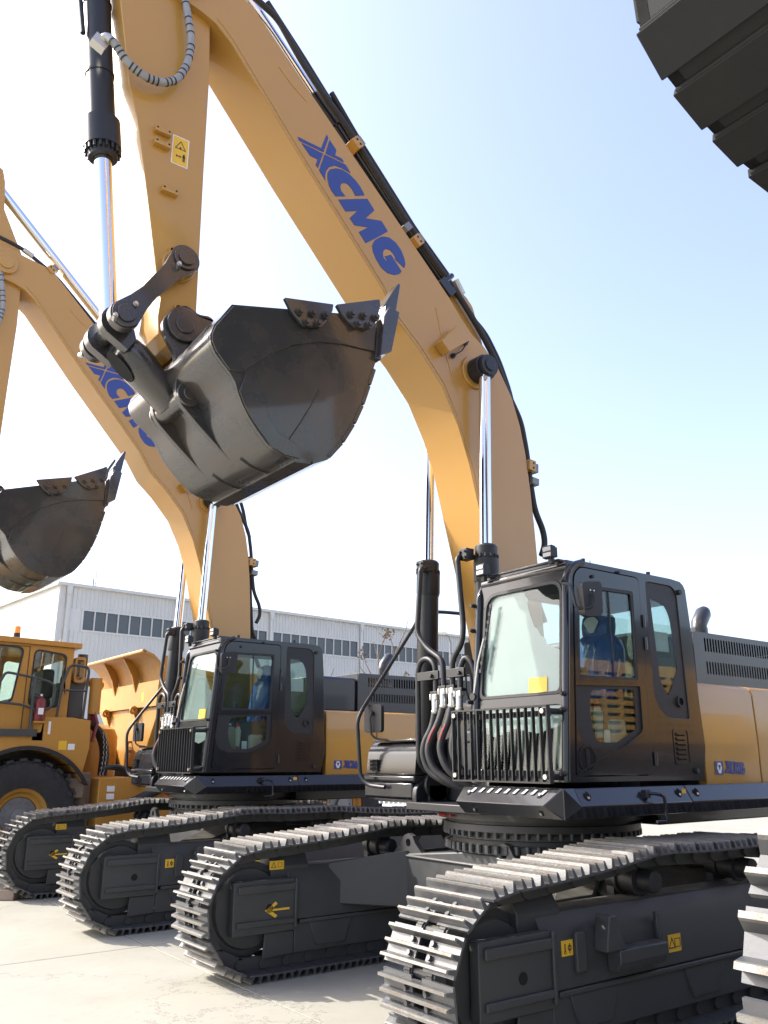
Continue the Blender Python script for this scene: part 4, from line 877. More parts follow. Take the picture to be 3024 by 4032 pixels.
def build_upper(root):
    # deck with side skirts
    mb = MB(); mb.box(-6.3,-2.0,-1.30,1.30,1.36,1.50); mb.box(-6.3,-2.4,-0.9,0.9,1.20,1.36); mb.box(-2.0,-0.91,0.34,1.30,1.365,1.498)
    dk = mb.build('upper_deck', 'dark', root, bevel=0.01)
    # left skirt
    sk = [(1.31,1.525),(1.335,1.525),(1.405,1.405),(1.345,1.325),(1.31,1.325)]
    for x0, x1 in ((-2.138,-0.875),(-4.2,-2.146),(-6.3,-4.208)):
        k = MB(); k.prism(sk, 'x', x0, x1); s = k.build('side_skirt', 'dark', root, bevel=0.008)
        for x in (x1-0.10, x0+0.12):
            h = MB(); h.obb((x, 1.372, 1.468), (0.013,0,0.012), (0,0.012,-0.021*0.3), (0.006,0,-0.022)); h.cyl((x+0.004,1.36,1.46),(x+0.004,1.385,1.466),0.012,n=8,m=1); h.build('skirt_bolt', ['hole', 'zinc'], s)
    k = MB(); k.add([(-0.875,1.335,1.525),(-0.765,1.345,1.525),(-0.765,1.345,1.325),(-0.875,1.345,1.325),(-0.875,1.405,1.405),(-0.765,1.31,1.525),(-0.765,1.31,1.325),(-0.875,1.31,1.525),(-0.875,1.31,1.325)], [(0,1,4),(1,2,4),(2,3,4),(0,1,5,7),(1,2,6,5),(2,3,8,6),(5,6,8,7),(0,4,3,8,7)])
    k.build('skirt_corner', 'dark', root)
    # front skirt under the cab, with tread slits
    fs = [(-0.90,1.525),(-0.765,1.525),(-0.67,1.412),(-0.765,1.325),(-0.90,1.325)]
    k = MB(); k.prism(fs, 'y', 0.345, 1.24); 
    k.add([(-0.765,1.24,1.525),(-0.67,1.24,1.412),(-0.765,1.24,1.325),(-0.765,1.335,1.525),(-0.765,1.335,1.325),(-0.90,1.24,1.525),(-0.90,1.24,1.325)], [(0,1,3),(1,2,4),(1,4,3)])
    s = k.build('front_skirt', 'dark', root, bevel=0.006)
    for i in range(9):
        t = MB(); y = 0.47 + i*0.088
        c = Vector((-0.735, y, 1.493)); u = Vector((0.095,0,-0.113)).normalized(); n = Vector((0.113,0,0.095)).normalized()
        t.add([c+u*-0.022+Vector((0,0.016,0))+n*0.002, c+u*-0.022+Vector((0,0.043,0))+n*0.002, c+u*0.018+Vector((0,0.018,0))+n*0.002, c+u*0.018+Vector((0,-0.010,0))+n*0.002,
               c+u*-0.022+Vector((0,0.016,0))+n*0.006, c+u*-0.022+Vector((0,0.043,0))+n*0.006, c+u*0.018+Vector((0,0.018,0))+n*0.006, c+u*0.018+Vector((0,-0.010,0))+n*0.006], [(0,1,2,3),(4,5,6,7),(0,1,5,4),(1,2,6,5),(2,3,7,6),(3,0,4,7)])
        t.build('lit_slit', 'grey', s)  # pale grey strip stands in for light caught in the cut-out
    for (y, z, up) in ((0.45,1.478,1),(1.17,1.478,1),(0.50,1.362,0),(1.17,1.362,0)):
        h = MB(); x = -0.765+0.095*((1.525-z)/0.113) if up else -0.765+0.095*((z-1.325)/0.087)
        n = Vector((0.113,0,0.095)).normalized() if up else Vector((0.087,0,-0.095)).normalized(); u = n.cross(Vector((0,1,0)))
        c = Vector((x,y,z)) + n*0.001; h.obb(c, n*0.003, (0,0.016,0.0), u*0.022 + Vector((0,0.006,0))); h.cyl(c, c+n*0.012, 0.010, n=8, m=1); h.build('skirt_bolt', ['hole', 'zinc'], s)
    # guard over the lower windscreen
    k = MB(); gy0, gy1, gz0, gz1 = 0.25, 1.262, 1.555, 2.085
    k.plate(rect(gy0,gy1,gz0,gz1), [rect(gy0+0.012,gy1-0.012,gz0+0.012,gz1-0.012)], 'x', -0.765, -0.728)
    for z in (1.62, 2.03): k.box(-0.772,-0.764,gy0,gy1,z-0.02,z+0.02)
    gd = k.build('front_guard', 'satin', root)
    nb = 14
    for i in range(1, nb):
        y = gy0 + (gy1-gy0)*i/nb
        b = MB(); b.box(-0.757,-0.728,y-0.0045,y+0.0045,gz0+0.012,gz1-0.012); b.build('guard_bar', 'satin', gd)
    for (y, z) in ((0.29,2.045),(0.29,1.60),(1.225,1.60),(1.225,2.045)):
        b = MB(); b.cyl((-0.735,y,z),(-0.715,y,z),0.018,n=10); b.build('guard_bolt', 'zinc', gd)
        b = MB(); b.cyl((-0.92,y,z),(-0.76,y,z),0.022,n=10); b.build('guard_post', 'black', gd)
    # grab handle on the skirt
    k = MB(); k.obb((-1.60,1.385,1.475),(0.028,0,0),(0,0.02,0.0),(0,0,0.028)); k.tube([(-1.60,1.39,1.48),(-1.66,1.44,1.475),(-1.725,1.45,1.46),(-1.735,1.45,1.31),(-1.72,1.45,1.285),(-1.63,1.44,1.285)], 0.012, 8, fil=0.03); k.build('grab_handle', 'dark', root)
    sticker(root, -2.09, 1.475, 0.05, 0.05, 1.365, 1, 3)
    # yellow side doors with logo
    for q, (x0, x1) in enumerate(((-3.455,-2.635),(-4.75,-3.47),(-6.25,-4.765))):
        k = MB()
        k.prism([(1.14,1.505),(1.215,1.505),(1.222,1.9),(1.215,2.27),(1.195,2.325),(1.15,2.345),(1.06,2.35),(1.06,2.33)], 'x', x0, x1)
        d = k.build('side_door', 'yellow', root, bevel=0.008)
        if q == 0:
            letters(d, (-2.905, 1.612), (-0.205, 0.0), (0.0, 0.29), 1.2215, 1.2245)
            e = MB(); e.box(-2.885,-2.765,1.2215,1.2235,1.595,1.70); 
            hx = [(-2.79,1.648),(-2.805,1.69),(-2.845,1.69),(-2.86,1.648),(-2.84,1.605),(-2.81,1.605)]
            e.plate(hx, [[(-2.803,1.672),(-2.847,1.672),(-2.825,1.622)]], 'y', 1.2236, 1.2248, 1); e.build('logo_badge', ['blue', 'white'], d)
    k = MB(); k.box(-6.3,-2.7,0.5,1.19,1.5,2.31); k.box(-3.55,-2.7,-0.2,1.1,2.31,2.335); k.build('engine_bay', 'hood', root)
    # right body side: yellow doors with vent slits
    for q, (x0, x1) in enumerate(((-4.2,-2.9),(-5.2,-4.21),(-6.25,-5.21))):
        k = MB(); holes = []
        for r_ in range(8):
            for c_ in range(4 if q < 2 else 0):
                xa = x0+0.12+c_*(x1-x0-0.2)/4; holes.append(rect(xa, xa+(x1-x0-0.2)/4-0.06, 1.60+r_*0.085, 1.635+r_*0.085))
        k.plate(rect(x0,x1,1.505,2.35), holes, 'y', -1.24, -1.20); k.build('right_side_door', 'yellow', root)
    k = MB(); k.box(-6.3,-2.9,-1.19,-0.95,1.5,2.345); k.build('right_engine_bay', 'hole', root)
    k = MB(); k.box(-2.88,-1.9,-1.27,-0.60,1.5,2.25); k.build('fuel_tank', 'hood', root, bevel=0.04)
    # hood with two rows of slots
    hz0, hz1, hy0, hy1 = 2.345, 2.925, -0.88, 0.62
    holes = []
    for i in range(34):
        xa = -3.74 - i*0.0475
        holes.append(slot(xa-0.027, xa, 2.735, 2.875, 3)); holes.append(slot(xa-0.027, xa, 2.515, 2.645, 3))
    for y in (hy1-0.005, hy0):
        k = MB(); k.plate(rpoly(rect(-5.9,-3.555,hz0,hz1), [0,0,0.05,0.03], 3), [h for h in holes], 'y', y, y+0.005); k.build('hood_side', 'hood', root)
    k = MB(); k.prism(rpoly([(hy0+0.013,hz0),(hy1-0.013,hz0),(hy1-0.013,hz1),(hy0+0.013,hz1)], [0,0,0.03,0.03], 3), 'x', -3.58, -3.557); k.box(-5.9,-3.582,hy0+0.013,hy1-0.013,hz1-0.03,hz1-0.002); k.box(-5.9,-5.88,hy0+0.013,hy1-0.013,hz0,hz1-0.032)
    hd = k.build('hood_top', 'hood', root, bevel=0.01)
    k = MB(); k.box(-5.6,-3.9,-0.55,0.3,2.36,2.72); k.build('engine_block', 'frame', root)
    k = MB(); k.box(-3.556,-2.75,-0.85,0.6,2.345,2.86); k.build('radiator_cover', 'hood', root, bevel=0.05, seg=3)
    k = MB(); k.obb((-2.9,0.606,2.43),(0.035,0,0),(0,0.006,0),(0,0,0.075)); k.cyl((-2.9,0.61,2.40),(-2.9,0.63,2.40),0.02,n=10); k.build('hood_latch', 'black', root, bevel=0.004)
    # exhaust
    k = MB(); k.cyl((-4.33,0.2,2.92),(-4.33,0.2,3.07),0.09,n=24); k.tube([(-4.33,0.2,3.05),(-4.34,0.2,3.12),(-4.44,0.2,3.24),(-4.48,0.2,3.275)], [0.082,0.084,0.084,0.06], 20); k.build('exhaust_pipe', 'hood', root)
    # counterweight
    k = MB(); k.prism(rpoly([(-6.3,-1.33),(-6.3,1.33),(-6.9,1.05),(-7.15,0.5),(-7.15,-0.5),(-6.9,-1.05)], 0.15, 4), 'z', 1.25, 2.35); k.build('counterweight', 'yellow', root, bevel=0.03)
    # right front tool box and steps
    k = MB(); k.prism(rpoly([(-0.995,1.585),(-1.02,1.80),(-1.09,1.868),(-1.95,1.868),(-1.95,1.585)], [0.02,0.05,0.06,0.02,0.02], 3), 'y', -1.275, -0.55); tb = k.build('tool_box', 'dark', root, bevel=0.012)
    k = MB(); k.box(-1.95,-1.05,-1.24,-0.57,1.872,1.892); k.build('tool_box_lid', 'dark', tb, bevel=0.004)
    k = MB(); k.box(-0.9995,-0.985,-1.205,-1.085,1.620,1.715, 1)
    for i in range(4): k.box(-0.99,-0.975,-1.21,-1.08,1.613+i*0.031,1.622+i*0.031)
    k.build('tool_box_vent', ['dark', 'hole'], tb)
    k = MB(); k.box(-1.95,-0.985,-1.31,-0.55,1.525,1.578); k.box(-1.95,-1.0,-1.31,-0.6,1.385,1.52); k.build('step_box', 'dark', root, bevel=0.015)
    k = MB(); k.add([(-1.0,-1.30,1.38),(-1.0,-0.5,1.38),(-1.9,-0.5,1.38),(-1.9,-1.30,1.38),(-1.1,-1.25,1.345),(-1.1,-0.5,1.345),(-1.9,-0.5,1.345),(-1.9,-1.25,1.345)], [(0,1,5,4),(3,0,4,7),(4,5,6,7),(2,3,7,6),(1,2,6,5)]); k.build('step_underside', 'dark', root)
    # handrail at the right
    k = MB(); k.tube([(-0.97,-0.95,1.475),(-0.93,-1.15,1.49),(-0.90,-1.235,1.56),(-0.86,-1.235,2.06),(-0.90,-1.22,2.16),(-1.541,-1.2,3.02),(-1.63,-1.2,3.165),(-1.91,-1.2,3.19),(-2.2,-1.2,3.20),(-2.29,-1.2,3.13),(-2.29,-1.2,2.2)], 0.019, 10, fil=0.08); k.build('handrail', 'satin', root)
    def mirror(x, y, z, w, h, yaw):
        k = MB(); P = rpoly(rect(-w/2, w/2, -h/2, h/2), 0.035, 4); k.prism(P, 'x', -0.02, 0.02)
        c, s_ = math.cos(yaw), math.sin(yaw); k.v = [(x+a*c-b*s_, y+a*s_+b*c, z+d) for a, b, d in k.v]; return k
    k = mirror(-1.0,-1.16,2.085,0.225,0.255,R(10)); k.build('right_mirror', 'black', root, bevel=0.008)
    k = MB(); k.tube([(-0.965,-1.155,2.13),(-0.95,-1.155,2.10),(-0.965,-1.155,1.93),(-1.0,-1.10,1.895),(-1.05,-1.02,1.89)], 0.010, 8, fil=0.03); k.cyl((-0.975,-1.155,2.13),(-0.95,-1.155,2.13),0.022,n=10); k.build('mirror_stem', 'black', root)
    k = mirror(-2.2,-1.08,2.72,0.16,0.33,R(40)); k.build('right_mirror', 'black', root, bevel=0.012)
    k = MB(); k.tube([(-2.2,-1.15,2.75),(-2.2,-1.19,2.75),(-2.2,-1.19,2.4),(-2.25,-1.2,2.3)], 0.012, 8); k.build('mirror_stem', 'black', root)
    # boom foot brackets, front plate with cylinder feet
    k = MB()
    for y in (-0.60, 0.04): k.prism(rpoly([(-1.0,1.30),(-2.9,1.30),(-2.9,1.6),(-2.2,2.1),(-1.85,2.2),(-1.65,2.0),(-1.35,1.65),(-1.0,1.5)], 0.08, 3), 'y', y, y+0.06)
    k.box(-2.9,-0.95,-0.62,0.32,1.30,1.365)
    k.build('boom_bracket', 'satin', root, bevel=0.008)
    for y0 in (-0.64, 0.14):
        k = MB(); k.cyl((-1.2,y0-0.13,1.50),(-1.2,y0+0.13,1.50),0.115,n=28); k.cyl((-1.2,y0-0.16,1.50),(-1.2,y0-0.13,1.50),0.135,n=28); k.cyl((-1.2,y0+0.13,1.50),(-1.2,y0+0.16,1.50),0.135,n=28)
        for q in (-0.145, 0.145): k.box(-1.3,-1.1,y0+q-0.015,y0+q+0.015,1.36,1.5)
        k.build('cylinder_foot', 'satin', root, bevel=0.005)
    k = MB(); k.cyl((-1.09,-0.66,1.50),(-1.075,-0.66,1.50),0.010,n=8); k.build('grease_cap', 'redcap', root)
    k = MB(); k.box(-2.6,-1.35,-0.52,0.02,1.37,1.9); k.build('swivel_housing', 'frame', root)
    # steel pipes, brackets and hoses in front of the boom foot
    pipes = [[(-1.12,-0.501,3.44),(-1.05,-0.501,3.416),(-1.0,-0.503,2.803),(-1.0,-0.355,2.653),(-1.0,-0.154,2.541),(-1.0,-0.145,2.25)],
             [(-1.08,-0.50,1.62),(-1.0,-0.498,1.70),(-1.0,-0.498,2.476),(-1.0,-0.45,2.56),(-1.0,-0.36,2.575),(-1.0,-0.26,2.52),(-1.0,-0.25,2.40),(-1.0,-0.254,2.22)],
             [(-1.12,0.02,3.46),(-1.04,0.02,3.42),(-1.02,0.10,2.80),(-1.0,0.10,2.66),(-1.0,-0.03,2.53),(-1.0,-0.035,2.24)],
             [(-1.06,0.12,2.0),(-1.05,0.22,2.3),(-1.03,0.18,2.50),(-1.02,0.11,2.55),(-1.0,0.07,2.47),(-1.0,0.06,2.2)]]
    for P in pipes:
        k = MB(); k.tube(P, 0.025, 12, fil=0.07); k.build('steel_pipe', 'satin', root)
    for y0 in (-0.60, 0.0):
        k = MB(); k.box(-1.16,-1.07,y0+0.05-0.04,y0+0.05+0.06,3.40,3.50)
        for q in (3.42, 3.47): k.cyl((-1.07,y0+0.03,q),(-1.055,y0+0.03,q),0.012,n=8); k.cyl((-1.07,y0+0.09,q),(-1.055,y0+0.09,q),0.012,n=8)
        k.build('port_block', 'satin', root, bevel=0.004)
    for y0, y1 in ((-0.47,-0.18),(-0.075,0.15)):
        k = MB(); k.box(-0.985,-0.965,y0,y1,2.378,2.452); k.box(-1.06,-0.985,y0+0.02,y1-0.02,2.382,2.392); k.cyl((-0.965,(y0+y1)/2+0.06,2.41),(-0.94,(y0+y1)/2+0.06,2.41),0.018,n=8); k.build('pipe_bracket', 'satin', root, bevel=0.003)
    hoses = [[(-0.99,-0.254,2.12),(-0.97,-0.27,1.98),(-0.93,-0.33,1.86),(-0.92,-0.345,1.76),(-0.94,-0.30,1.62),(-1.0,-0.15,1.53),(-1.15,0.0,1.47)],
             [(-0.99,-0.145,2.16),(-0.95,-0.16,2.02),(-0.90,-0.22,1.88),(-0.88,-0.235,1.78),(-0.90,-0.19,1.64),(-0.96,-0.05,1.53),(-1.1,0.08,1.46)],
             [(-0.99,-0.035,2.16),(-0.96,-0.05,2.02),(-0.92,-0.09,1.90),(-0.90,-0.10,1.80),(-0.91,-0.05,1.66),(-0.98,0.05,1.55),(-1.1,0.15,1.48)],
             [(-0.99,0.06,2.13),(-0.97,0.05,2.0),(-0.94,0.02,1.88),(-0.93,0.02,1.78),(-0.95,0.06,1.66),(-1.02,0.13,1.57)]]
    for i, P in enumerate(hoses):
        k = MB(); k.tube(P, 0.030, 12, fil=0.09); h = k.build('rubber_hose', 'rubber', root)
        top = Vector(P[0])
        k = MB(); k.lathe([(0.001,0.10),(0.024,0.10),(0.030,0.085),(0.030,0.0),(0.036,-0.005),(0.036,-0.02),(0.03,-0.03)], top, (0,0,1), 16)
        k.obb(top+Vector((0,0,0.115)), (0.02,0,0), (0,0.045,0), (0,0,0.02))
        for q in (-0.034, 0.034): k.cyl(top+Vector((0.02,q,0.085)), top+Vector((0.02,q,0.135)), 0.013, n=8)
        k.build('hose_coupling', 'zinc', root, bevel=0.003)
        k = MB(); k.obb(top+Vector((-0.01,0,0.145)), (0.03,0,0), (0,0.048,0), (0,0,0.014)); k.build('coupling_flange', 'satin', root, bevel=0.003)
    for P in (hoses[1], hoses[2]):
        k = MB(); a = Vector(P[1]); b = Vector(P[2]); c = Vector(P[3])
        o = Vector((0.027, 0.012, 0))
        k.tube([a.lerp(b, 0.25)+o, a.lerp(b, 0.75)+o, b.lerp(c, 0.3)+o], 0.005, 5); k.build('hose_marking', 'redcap', root)
    # box and clutter behind the hoses
    k = MB(); k.box(-1.6,-1.25,0.07,0.27,1.5,2.25); k.box(-1.4,-1.2,-0.15,0.26,1.85,1.95); k.build('valve_cover', 'frame', root, bevel=0.02)
    return dk

def build_undercarriage(root):
    for yc, sd in ((1.45, 1), (-1.45, -1)):
        build_track(root, yc)
        fr = build_track_frame(root, yc, sd)
        if sd > 0:
            sticker(fr, -0.385, 0.64, 0.10, 0.085, yc+0.191, 1, 2); sticker(fr, -1.43, 0.55, 0.135, 0.105, yc+0.191, 1, 0)
        else:
            k = MB(); y = yc+0.2; k.box(-0.19,0.02,y,y+0.003,0.508,0.524)
            k.prism([(0.045,0.516),(-0.055,0.578),(-0.075,0.560),(-0.005,0.516)], 'y', y, y+0.003); k.prism([(0.045,0.516),(-0.005,0.516),(-0.075,0.472),(-0.055,0.454)], 'y', y, y+0.003)
            k.build('arrow_decal', 'sticker', fr)
            sticker(fr, -0.10, 0.85, 0.14, 0.07, yc+0.121, 1, 0)
    P = [(-1.75,0.50),(-1.22,0.48),(1.22,0.48),(1.75,0.50),(1.75,0.82),(1.36,0.90),(0.2,0.985),(-0.2,0.985),(-1.36,0.90),(-1.75,0.82)]
    k = MB()
    k.prism([(y*0.75, z) for y, z in P], 'x', -2.75, -1.18)
    for sy in (-1, 1):
        for (x0, x1) in ((-1.18,-0.62),(-3.5,-2.75)):
            k.add([(x0 if x0 > -2 else x1, sy*0.9, 0.47), (x0 if x0 > -2 else x1, sy*0.9, 0.94), (x1 if x0 > -2 else x0, sy*1.33, 0.50), (x1 if x0 > -2 else x0, sy*1.33, 0.84),
                   ((x0 if x0 > -2 else x1)-0.5*(1 if x0 > -2 else -1), sy*0.9, 0.47), ((x0 if x0 > -2 else x1)-0.5*(1 if x0 > -2 else -1), sy*0.9, 0.94), ((x1 if x0 > -2 else x0)-0.4*(1 if x0 > -2 else -1), sy*1.33, 0.50), ((x1 if x0 > -2 else x0)-0.4*(1 if x0 > -2 else -1), sy*1.33, 0.84)],
                  [(0,1,3,2),(4,6,7,5),(1,5,7,3),(0,2,6,4),(2,3,7,6),(0,4,5,1)])
    k.box(-1.19,-1.165,-1.3,0.9,0.88,0.905)
    k.build('carbody', 'frame', root, bevel=0.012)
    for y in (-0.91, 0.30):
        k = MB(); k.plate([(y-0.22,0.90),(y+0.22,0.90),(y+0.10,1.0),(y+0.06,1.06),(y,1.08),(y-0.06,1.06),(y-0.10,1.0)], [circ(y,1.0,0.035,14)], 'x', -1.25, -1.20); k.build('lifting_lug', 'frame', root)
    # slewing ring
    c = (-1.95, 0, 0)
    k = MB(); k.lathe([(0.001,0.92),(0.66,0.92),(0.66,0.99),(0.80,0.99),(0.80,1.05),(0.76,1.06),(0.76,1.09),(0.80,1.10),(0.80,1.14),(0.84,1.16),(0.84,1.21),(0.80,1.215),(0.80,1.24),(0.88,1.245),(0.88,1.34),(0.001,1.34)], c, (0,0,1), 64)
    k.build('slewing_ring', 'frame', root)
    k = MB()
    for i in range(60):
        a = 2*math.pi*i/60; x = -1.95+0.825*math.cos(a); y = 0.825*math.sin(a)
        k.cyl((x,y,1.16),(x,y,1.115),0.019,n=8); k.cyl((x*1.0-0.01*math.cos(a),y-0.01*math.sin(a),1.06),(x-0.01*math.cos(a),y-0.01*math.sin(a),1.0),0.021,n=8)
    tag(k.build('ring_bolts', 'frame', root), kind='stuff')
    k = MB()
    for a in (33, 26, 18): 
        r_ = 0.885; x = -1.95+r_*math.cos(R(-a+8)); y = r_*math.sin(R(-a+8)); k.cyl((x,y,1.27),(x+0.03*math.cos(R(-a+8)),y+0.03*math.sin(R(-a+8)),1.27),0.010,n=8)
    k.build('grease_cap', 'redcap', root)

def build_excavator():
    root = empty('excavator')
    under_start = set(COL.objects)
    build_undercarriage(root)
    upper_start = set(COL.objects)
    build_upper(root); build_cab(root)
    bo = build_boom(root); st = build_stick(root); bl = build_bucket_link(root); bk = build_bucket(root)
    cyl = []
    for y in (0.15, -0.65):
        cyl.append(hyd_cyl(root, (-1.2, y, 1.5), (-1.266, y, 3.54), (-1.33, y, 5.287), 0.10, 0.055))
    return root

def children(o): return [c for c in o.children]
def copy_tree(o, parent=None):
    c = o.copy(); COL.objects.link(c)
    if parent is not None: c.parent = parent
    for ch in children(o): copy_tree(ch, c)
    return c
def part(root, stem): return [c for c in root.children if c.name.split('.')[0] == stem]
PIV = (1.80, 8.0); PIN = (1.63, 4.81); FOOT = (-1.9, 1.95)
def pose(root, ab, as_, ak, up=Matrix()):
    mb_ = up @ rot_xz(FOOT, ab); ms = mb_ @ rot_xz(PIV, as_); mk = ms @ rot_xz(PIN, ak)
    for n, m in (('boom', mb_), ('stick', ms), ('bucket_link', ms), ('bucket', mk)):
        for o in part(root, n): o.matrix_basis = m

EX = build_excavator()
bpy.context.view_layer.update()
tag(EX, 'nearest complete yellow and black crawler excavator, bucket hanging in front of the next machine', 'excavator', 'crawler excavators parked in a row')
EX2 = copy_tree(EX)
EX2.location = (0.19, -5.43, 0)
tag(EX2, 'crawler excavator parked between the nearest excavator and the yellow dump truck', 'excavator', 'crawler excavators parked in a row')
pose(EX2, R(0.3), R(1.0), R(-5.0))

for o in part(EX2, 'boom')[0].children:
    if o.name.split('.')[0] == 'blue_letter': o.matrix_basis = Matrix.Translation((-0.072, 0, -0.069))

# the second machine's lines lie flat along its boom
ln = [o for o in part(EX2, 'boom')[0].children if o.name.split('.')[0] == 'boom_line']
for o, path, r_, yo in zip(ln[:3], (
        [(2.05,8.42),(1.66,8.346),(1.529,8.294),(1.268,8.151),(1.116,8.06),(0.592,7.59),(-0.66,6.50),(-1.113,6.14),(-1.29,6.0),(-1.497,5.80),(-1.706,5.51),(-1.84,5.22),(-2.0,4.97),(-2.06,4.66),(-2.085,4.40),(-2.135,4.065),(-2.24,3.88),(-2.26,3.74),(-2.2,3.62)],
        [(0.30,7.36),(-0.60,6.60),(-1.0,6.30),(-1.22,6.12),(-1.42,5.97),(-1.62,5.86),(-1.80,5.60),(-1.93,5.30),(-1.99,5.05),(-2.06,4.9)],
        [(0.20,7.26),(-0.3,6.80),(-0.70,6.45),(-1.13,6.08)]), (0.026, 0.026, 0.024), (-0.05, -0.12, -0.09)):
    t = MB().tube([(p[0], yo, p[1]) for p in path], r_, 10, fil=0.10).build('boom_line', 'rubber'); o.data = t.data; bpy.data.objects.remove(t)
cl = [o for o in part(EX2, 'boom')[0].children if o.name.split('.')[0] == 'line_clamp'][0]
c2 = cl.copy(); COL.objects.link(c2); c2.parent = cl.parent; c2.matrix_basis = Matrix.Translation((1.16, 0, 0.90))
k = MB(); k.cyl((1.60,-0.05,8.325),(1.47,-0.05,8.27),0.036,n=12); k.build('hose_fitting', 'zinc', part(EX2, 'boom')[0])

# third, bigger machine: only its right track and the underside of its bucket reach into the picture
def build_big():
    root = empty('excavator', (-0.13, 6.35, 0))
    S = 1.6
    for yc, sd in ((1.45*S, 1), (-1.45*S, -1)):
        build_track(root, yc, S, 0.262, ribs=(-0.044, 0.044), cut=False)
        build_track_frame(root, yc, sd, S)
    k = MB(); k.box(-4.6,-1.7,-2.2,2.2,0.85,1.5); k.build('carbody', 'frame', root, bevel=0.03)
    k = MB(); k.cyl((-3.1,0,1.5),(-3.1,0,1.9),1.3,n=48); k.build('slewing_ring', 'frame', root)
    # bucket seen from below; coordinates are relative to the machine
    ox, oy = 0.13, -6.35
    prof = [(1.06,5.62),(0.985,5.368),(0.93,5.213),(0.955,4.995),(0.77,4.815),(0.47,4.688),(0.165,4.618),(-0.12,4.60),(-0.42,4.62),(-0.72,4.69),(-1.0,4.80),(-1.25,4.95)]
    prof = [(2.0,6.05),(1.38,5.62),(1.05,5.36),(0.97,5.22),(0.95,5.02),(0.775,4.835),(0.475,4.705),(0.17,4.635),(-0.12,4.618),(-0.42,4.64),(-0.72,4.71),(-1.0,4.82),(-1.25,4.97)]
    y0, y1 = 3.62, 6.55
    k = MB()
    inn = [tuple(Vector(p) + (Vector((0.2, 6.2)) - Vector(p)).normalized()*0.06) for p in prof]
    for i in range(len(prof)-1):
        a, b, c, d = prof[i], prof[i+1], inn[i+1], inn[i]
        vs = [(p[0]+ox, q+oy, p[1]) for q in (y0, y1) for p in (a, b, c, d)]
        k.add(vs, [(0,1,5,4), (3,7,6,2)])
    cheek = prof + [(-0.9,5.9),(0.6,6.5)]
    for q in (y0, y1-0.06): k.prism([(p[0]+ox, p[1]) for p in cheek], 'y', q+oy, q+0.06+oy)
    bk = k.build('bucket', 'bucket_matt', root, ang=25)
    pl = [((1.03,5.36),(0.965,5.235)),((0.955,5.20),(0.945,5.06)),((0.96,4.985),(0.785,4.815)),((0.705,4.776),(0.483,4.686)),((0.402,4.664),(0.185,4.613)),((0.092,4.597),(-0.12,4.588)),((-0.2,4.59),(-0.42,4.605)),((-0.5,4.62),(-0.70,4.67)),((-0.78,4.70),(-1.0,4.79))]
    for a, b in pl:
        a = Vector(a); b = Vector(b); t = (b-a).normalized(); n = Vector((t.y, -t.x))
        if n.dot(Vector((0.1,5.6))-a) < 0: n = -n
        w = MB(); w.prism([(p.x+ox, p.y) for p in (a, b, b+n*0.05, a+n*0.05)], 'y', y0-0.02+oy, y1+oy); w.build('wear_plate', 'bucket_matt', bk, bevel=0.005)
        w = MB()
        for q, pnt in ((0, a),):
            w.tube([(pnt.x+ox+n.x*0.018, y0+0.0+oy, pnt.y+n.y*0.018), (pnt.x+ox+n.x*0.018, y1+oy, pnt.y+n.y*0.018)], 0.014, 8)
        w.build('weld_bead', 'bucket_matt', bk)
    return root
BIG = build_big()
# upper works of the big machine follow the same build, a quarter larger
UP_S = 1.25
m_up = Matrix.Translation((-0.75, -0.35, 0.05)) @ Matrix.Scale(UP_S, 4)
skip = {'track_chain', 'track_frame', 'carbody', 'lifting_lug', 'slewing_ring', 'ring_bolts', 'bucket', 'bucket_link', 'grease_cap', 'boom', 'stick', 'boom_cylinder_barrel', 'boom_cylinder_rod', 'cab', 'front_guard', 'rubber_hose', 'hose_coupling', 'steel_pipe', 'coupling_flange', 'hose_marking', 'right_mirror', 'mirror_stem', 'skirt_bolt'}
for ch in children(EX):
    n = ch.name.split('.')[0]
    if n in skip and n not in ('boom', 'stick', 'bucket_link', 'cab'): continue
    c = ch.copy(); COL.objects.link(c); c.parent = BIG; c.matrix_basis = m_up @ ch.matrix_basis
    if n in ('cab', 'boom', 'stick'):
        for g in children(ch):
            d = g.copy(); COL.objects.link(d); d.parent = c
def solve_ik():
    # place the stick's lower pin over the bucket
    tgt = Vector(((1.15+0.13+0.75)/UP_S, (6.05-0.05)/UP_S)); F = Vector(FOOT); P = Vector(PIV); Q = Vector(PIN)
    L1 = (P-F).length; L2 = (Q-P).length; D = (tgt-F).length
    D = max(abs(L1-L2)+0.02, min(D, L1+L2-0.02))
    base = math.atan2((tgt-F).y, (tgt-F).x); a = math.acos((L1*L1+D*D-L2*L2)/(2*L1*D)); th1 = base + a
    ab = th1 - math.atan2((P-F).y, (P-F).x)
    p2 = F + Vector((math.cos(th1), math.sin(th1)))*L1
    cur = math.atan2((Q-P).y, (Q-P).x); want = math.atan2((tgt-p2).y, (tgt-p2).x)
    return ab, want - cur - ab
ab, as_ = solve_ik()
pose(BIG, ab, as_, 0, m_up)
# the bucket's own matrix stays put
for o in part(BIG, 'bucket'): o.matrix_basis = Matrix()
tag(BIG, 'largest excavator, showing only coarse silver track shoes and stepped dark bucket underside overhead', 'excavator', 'crawler excavators parked in a row')

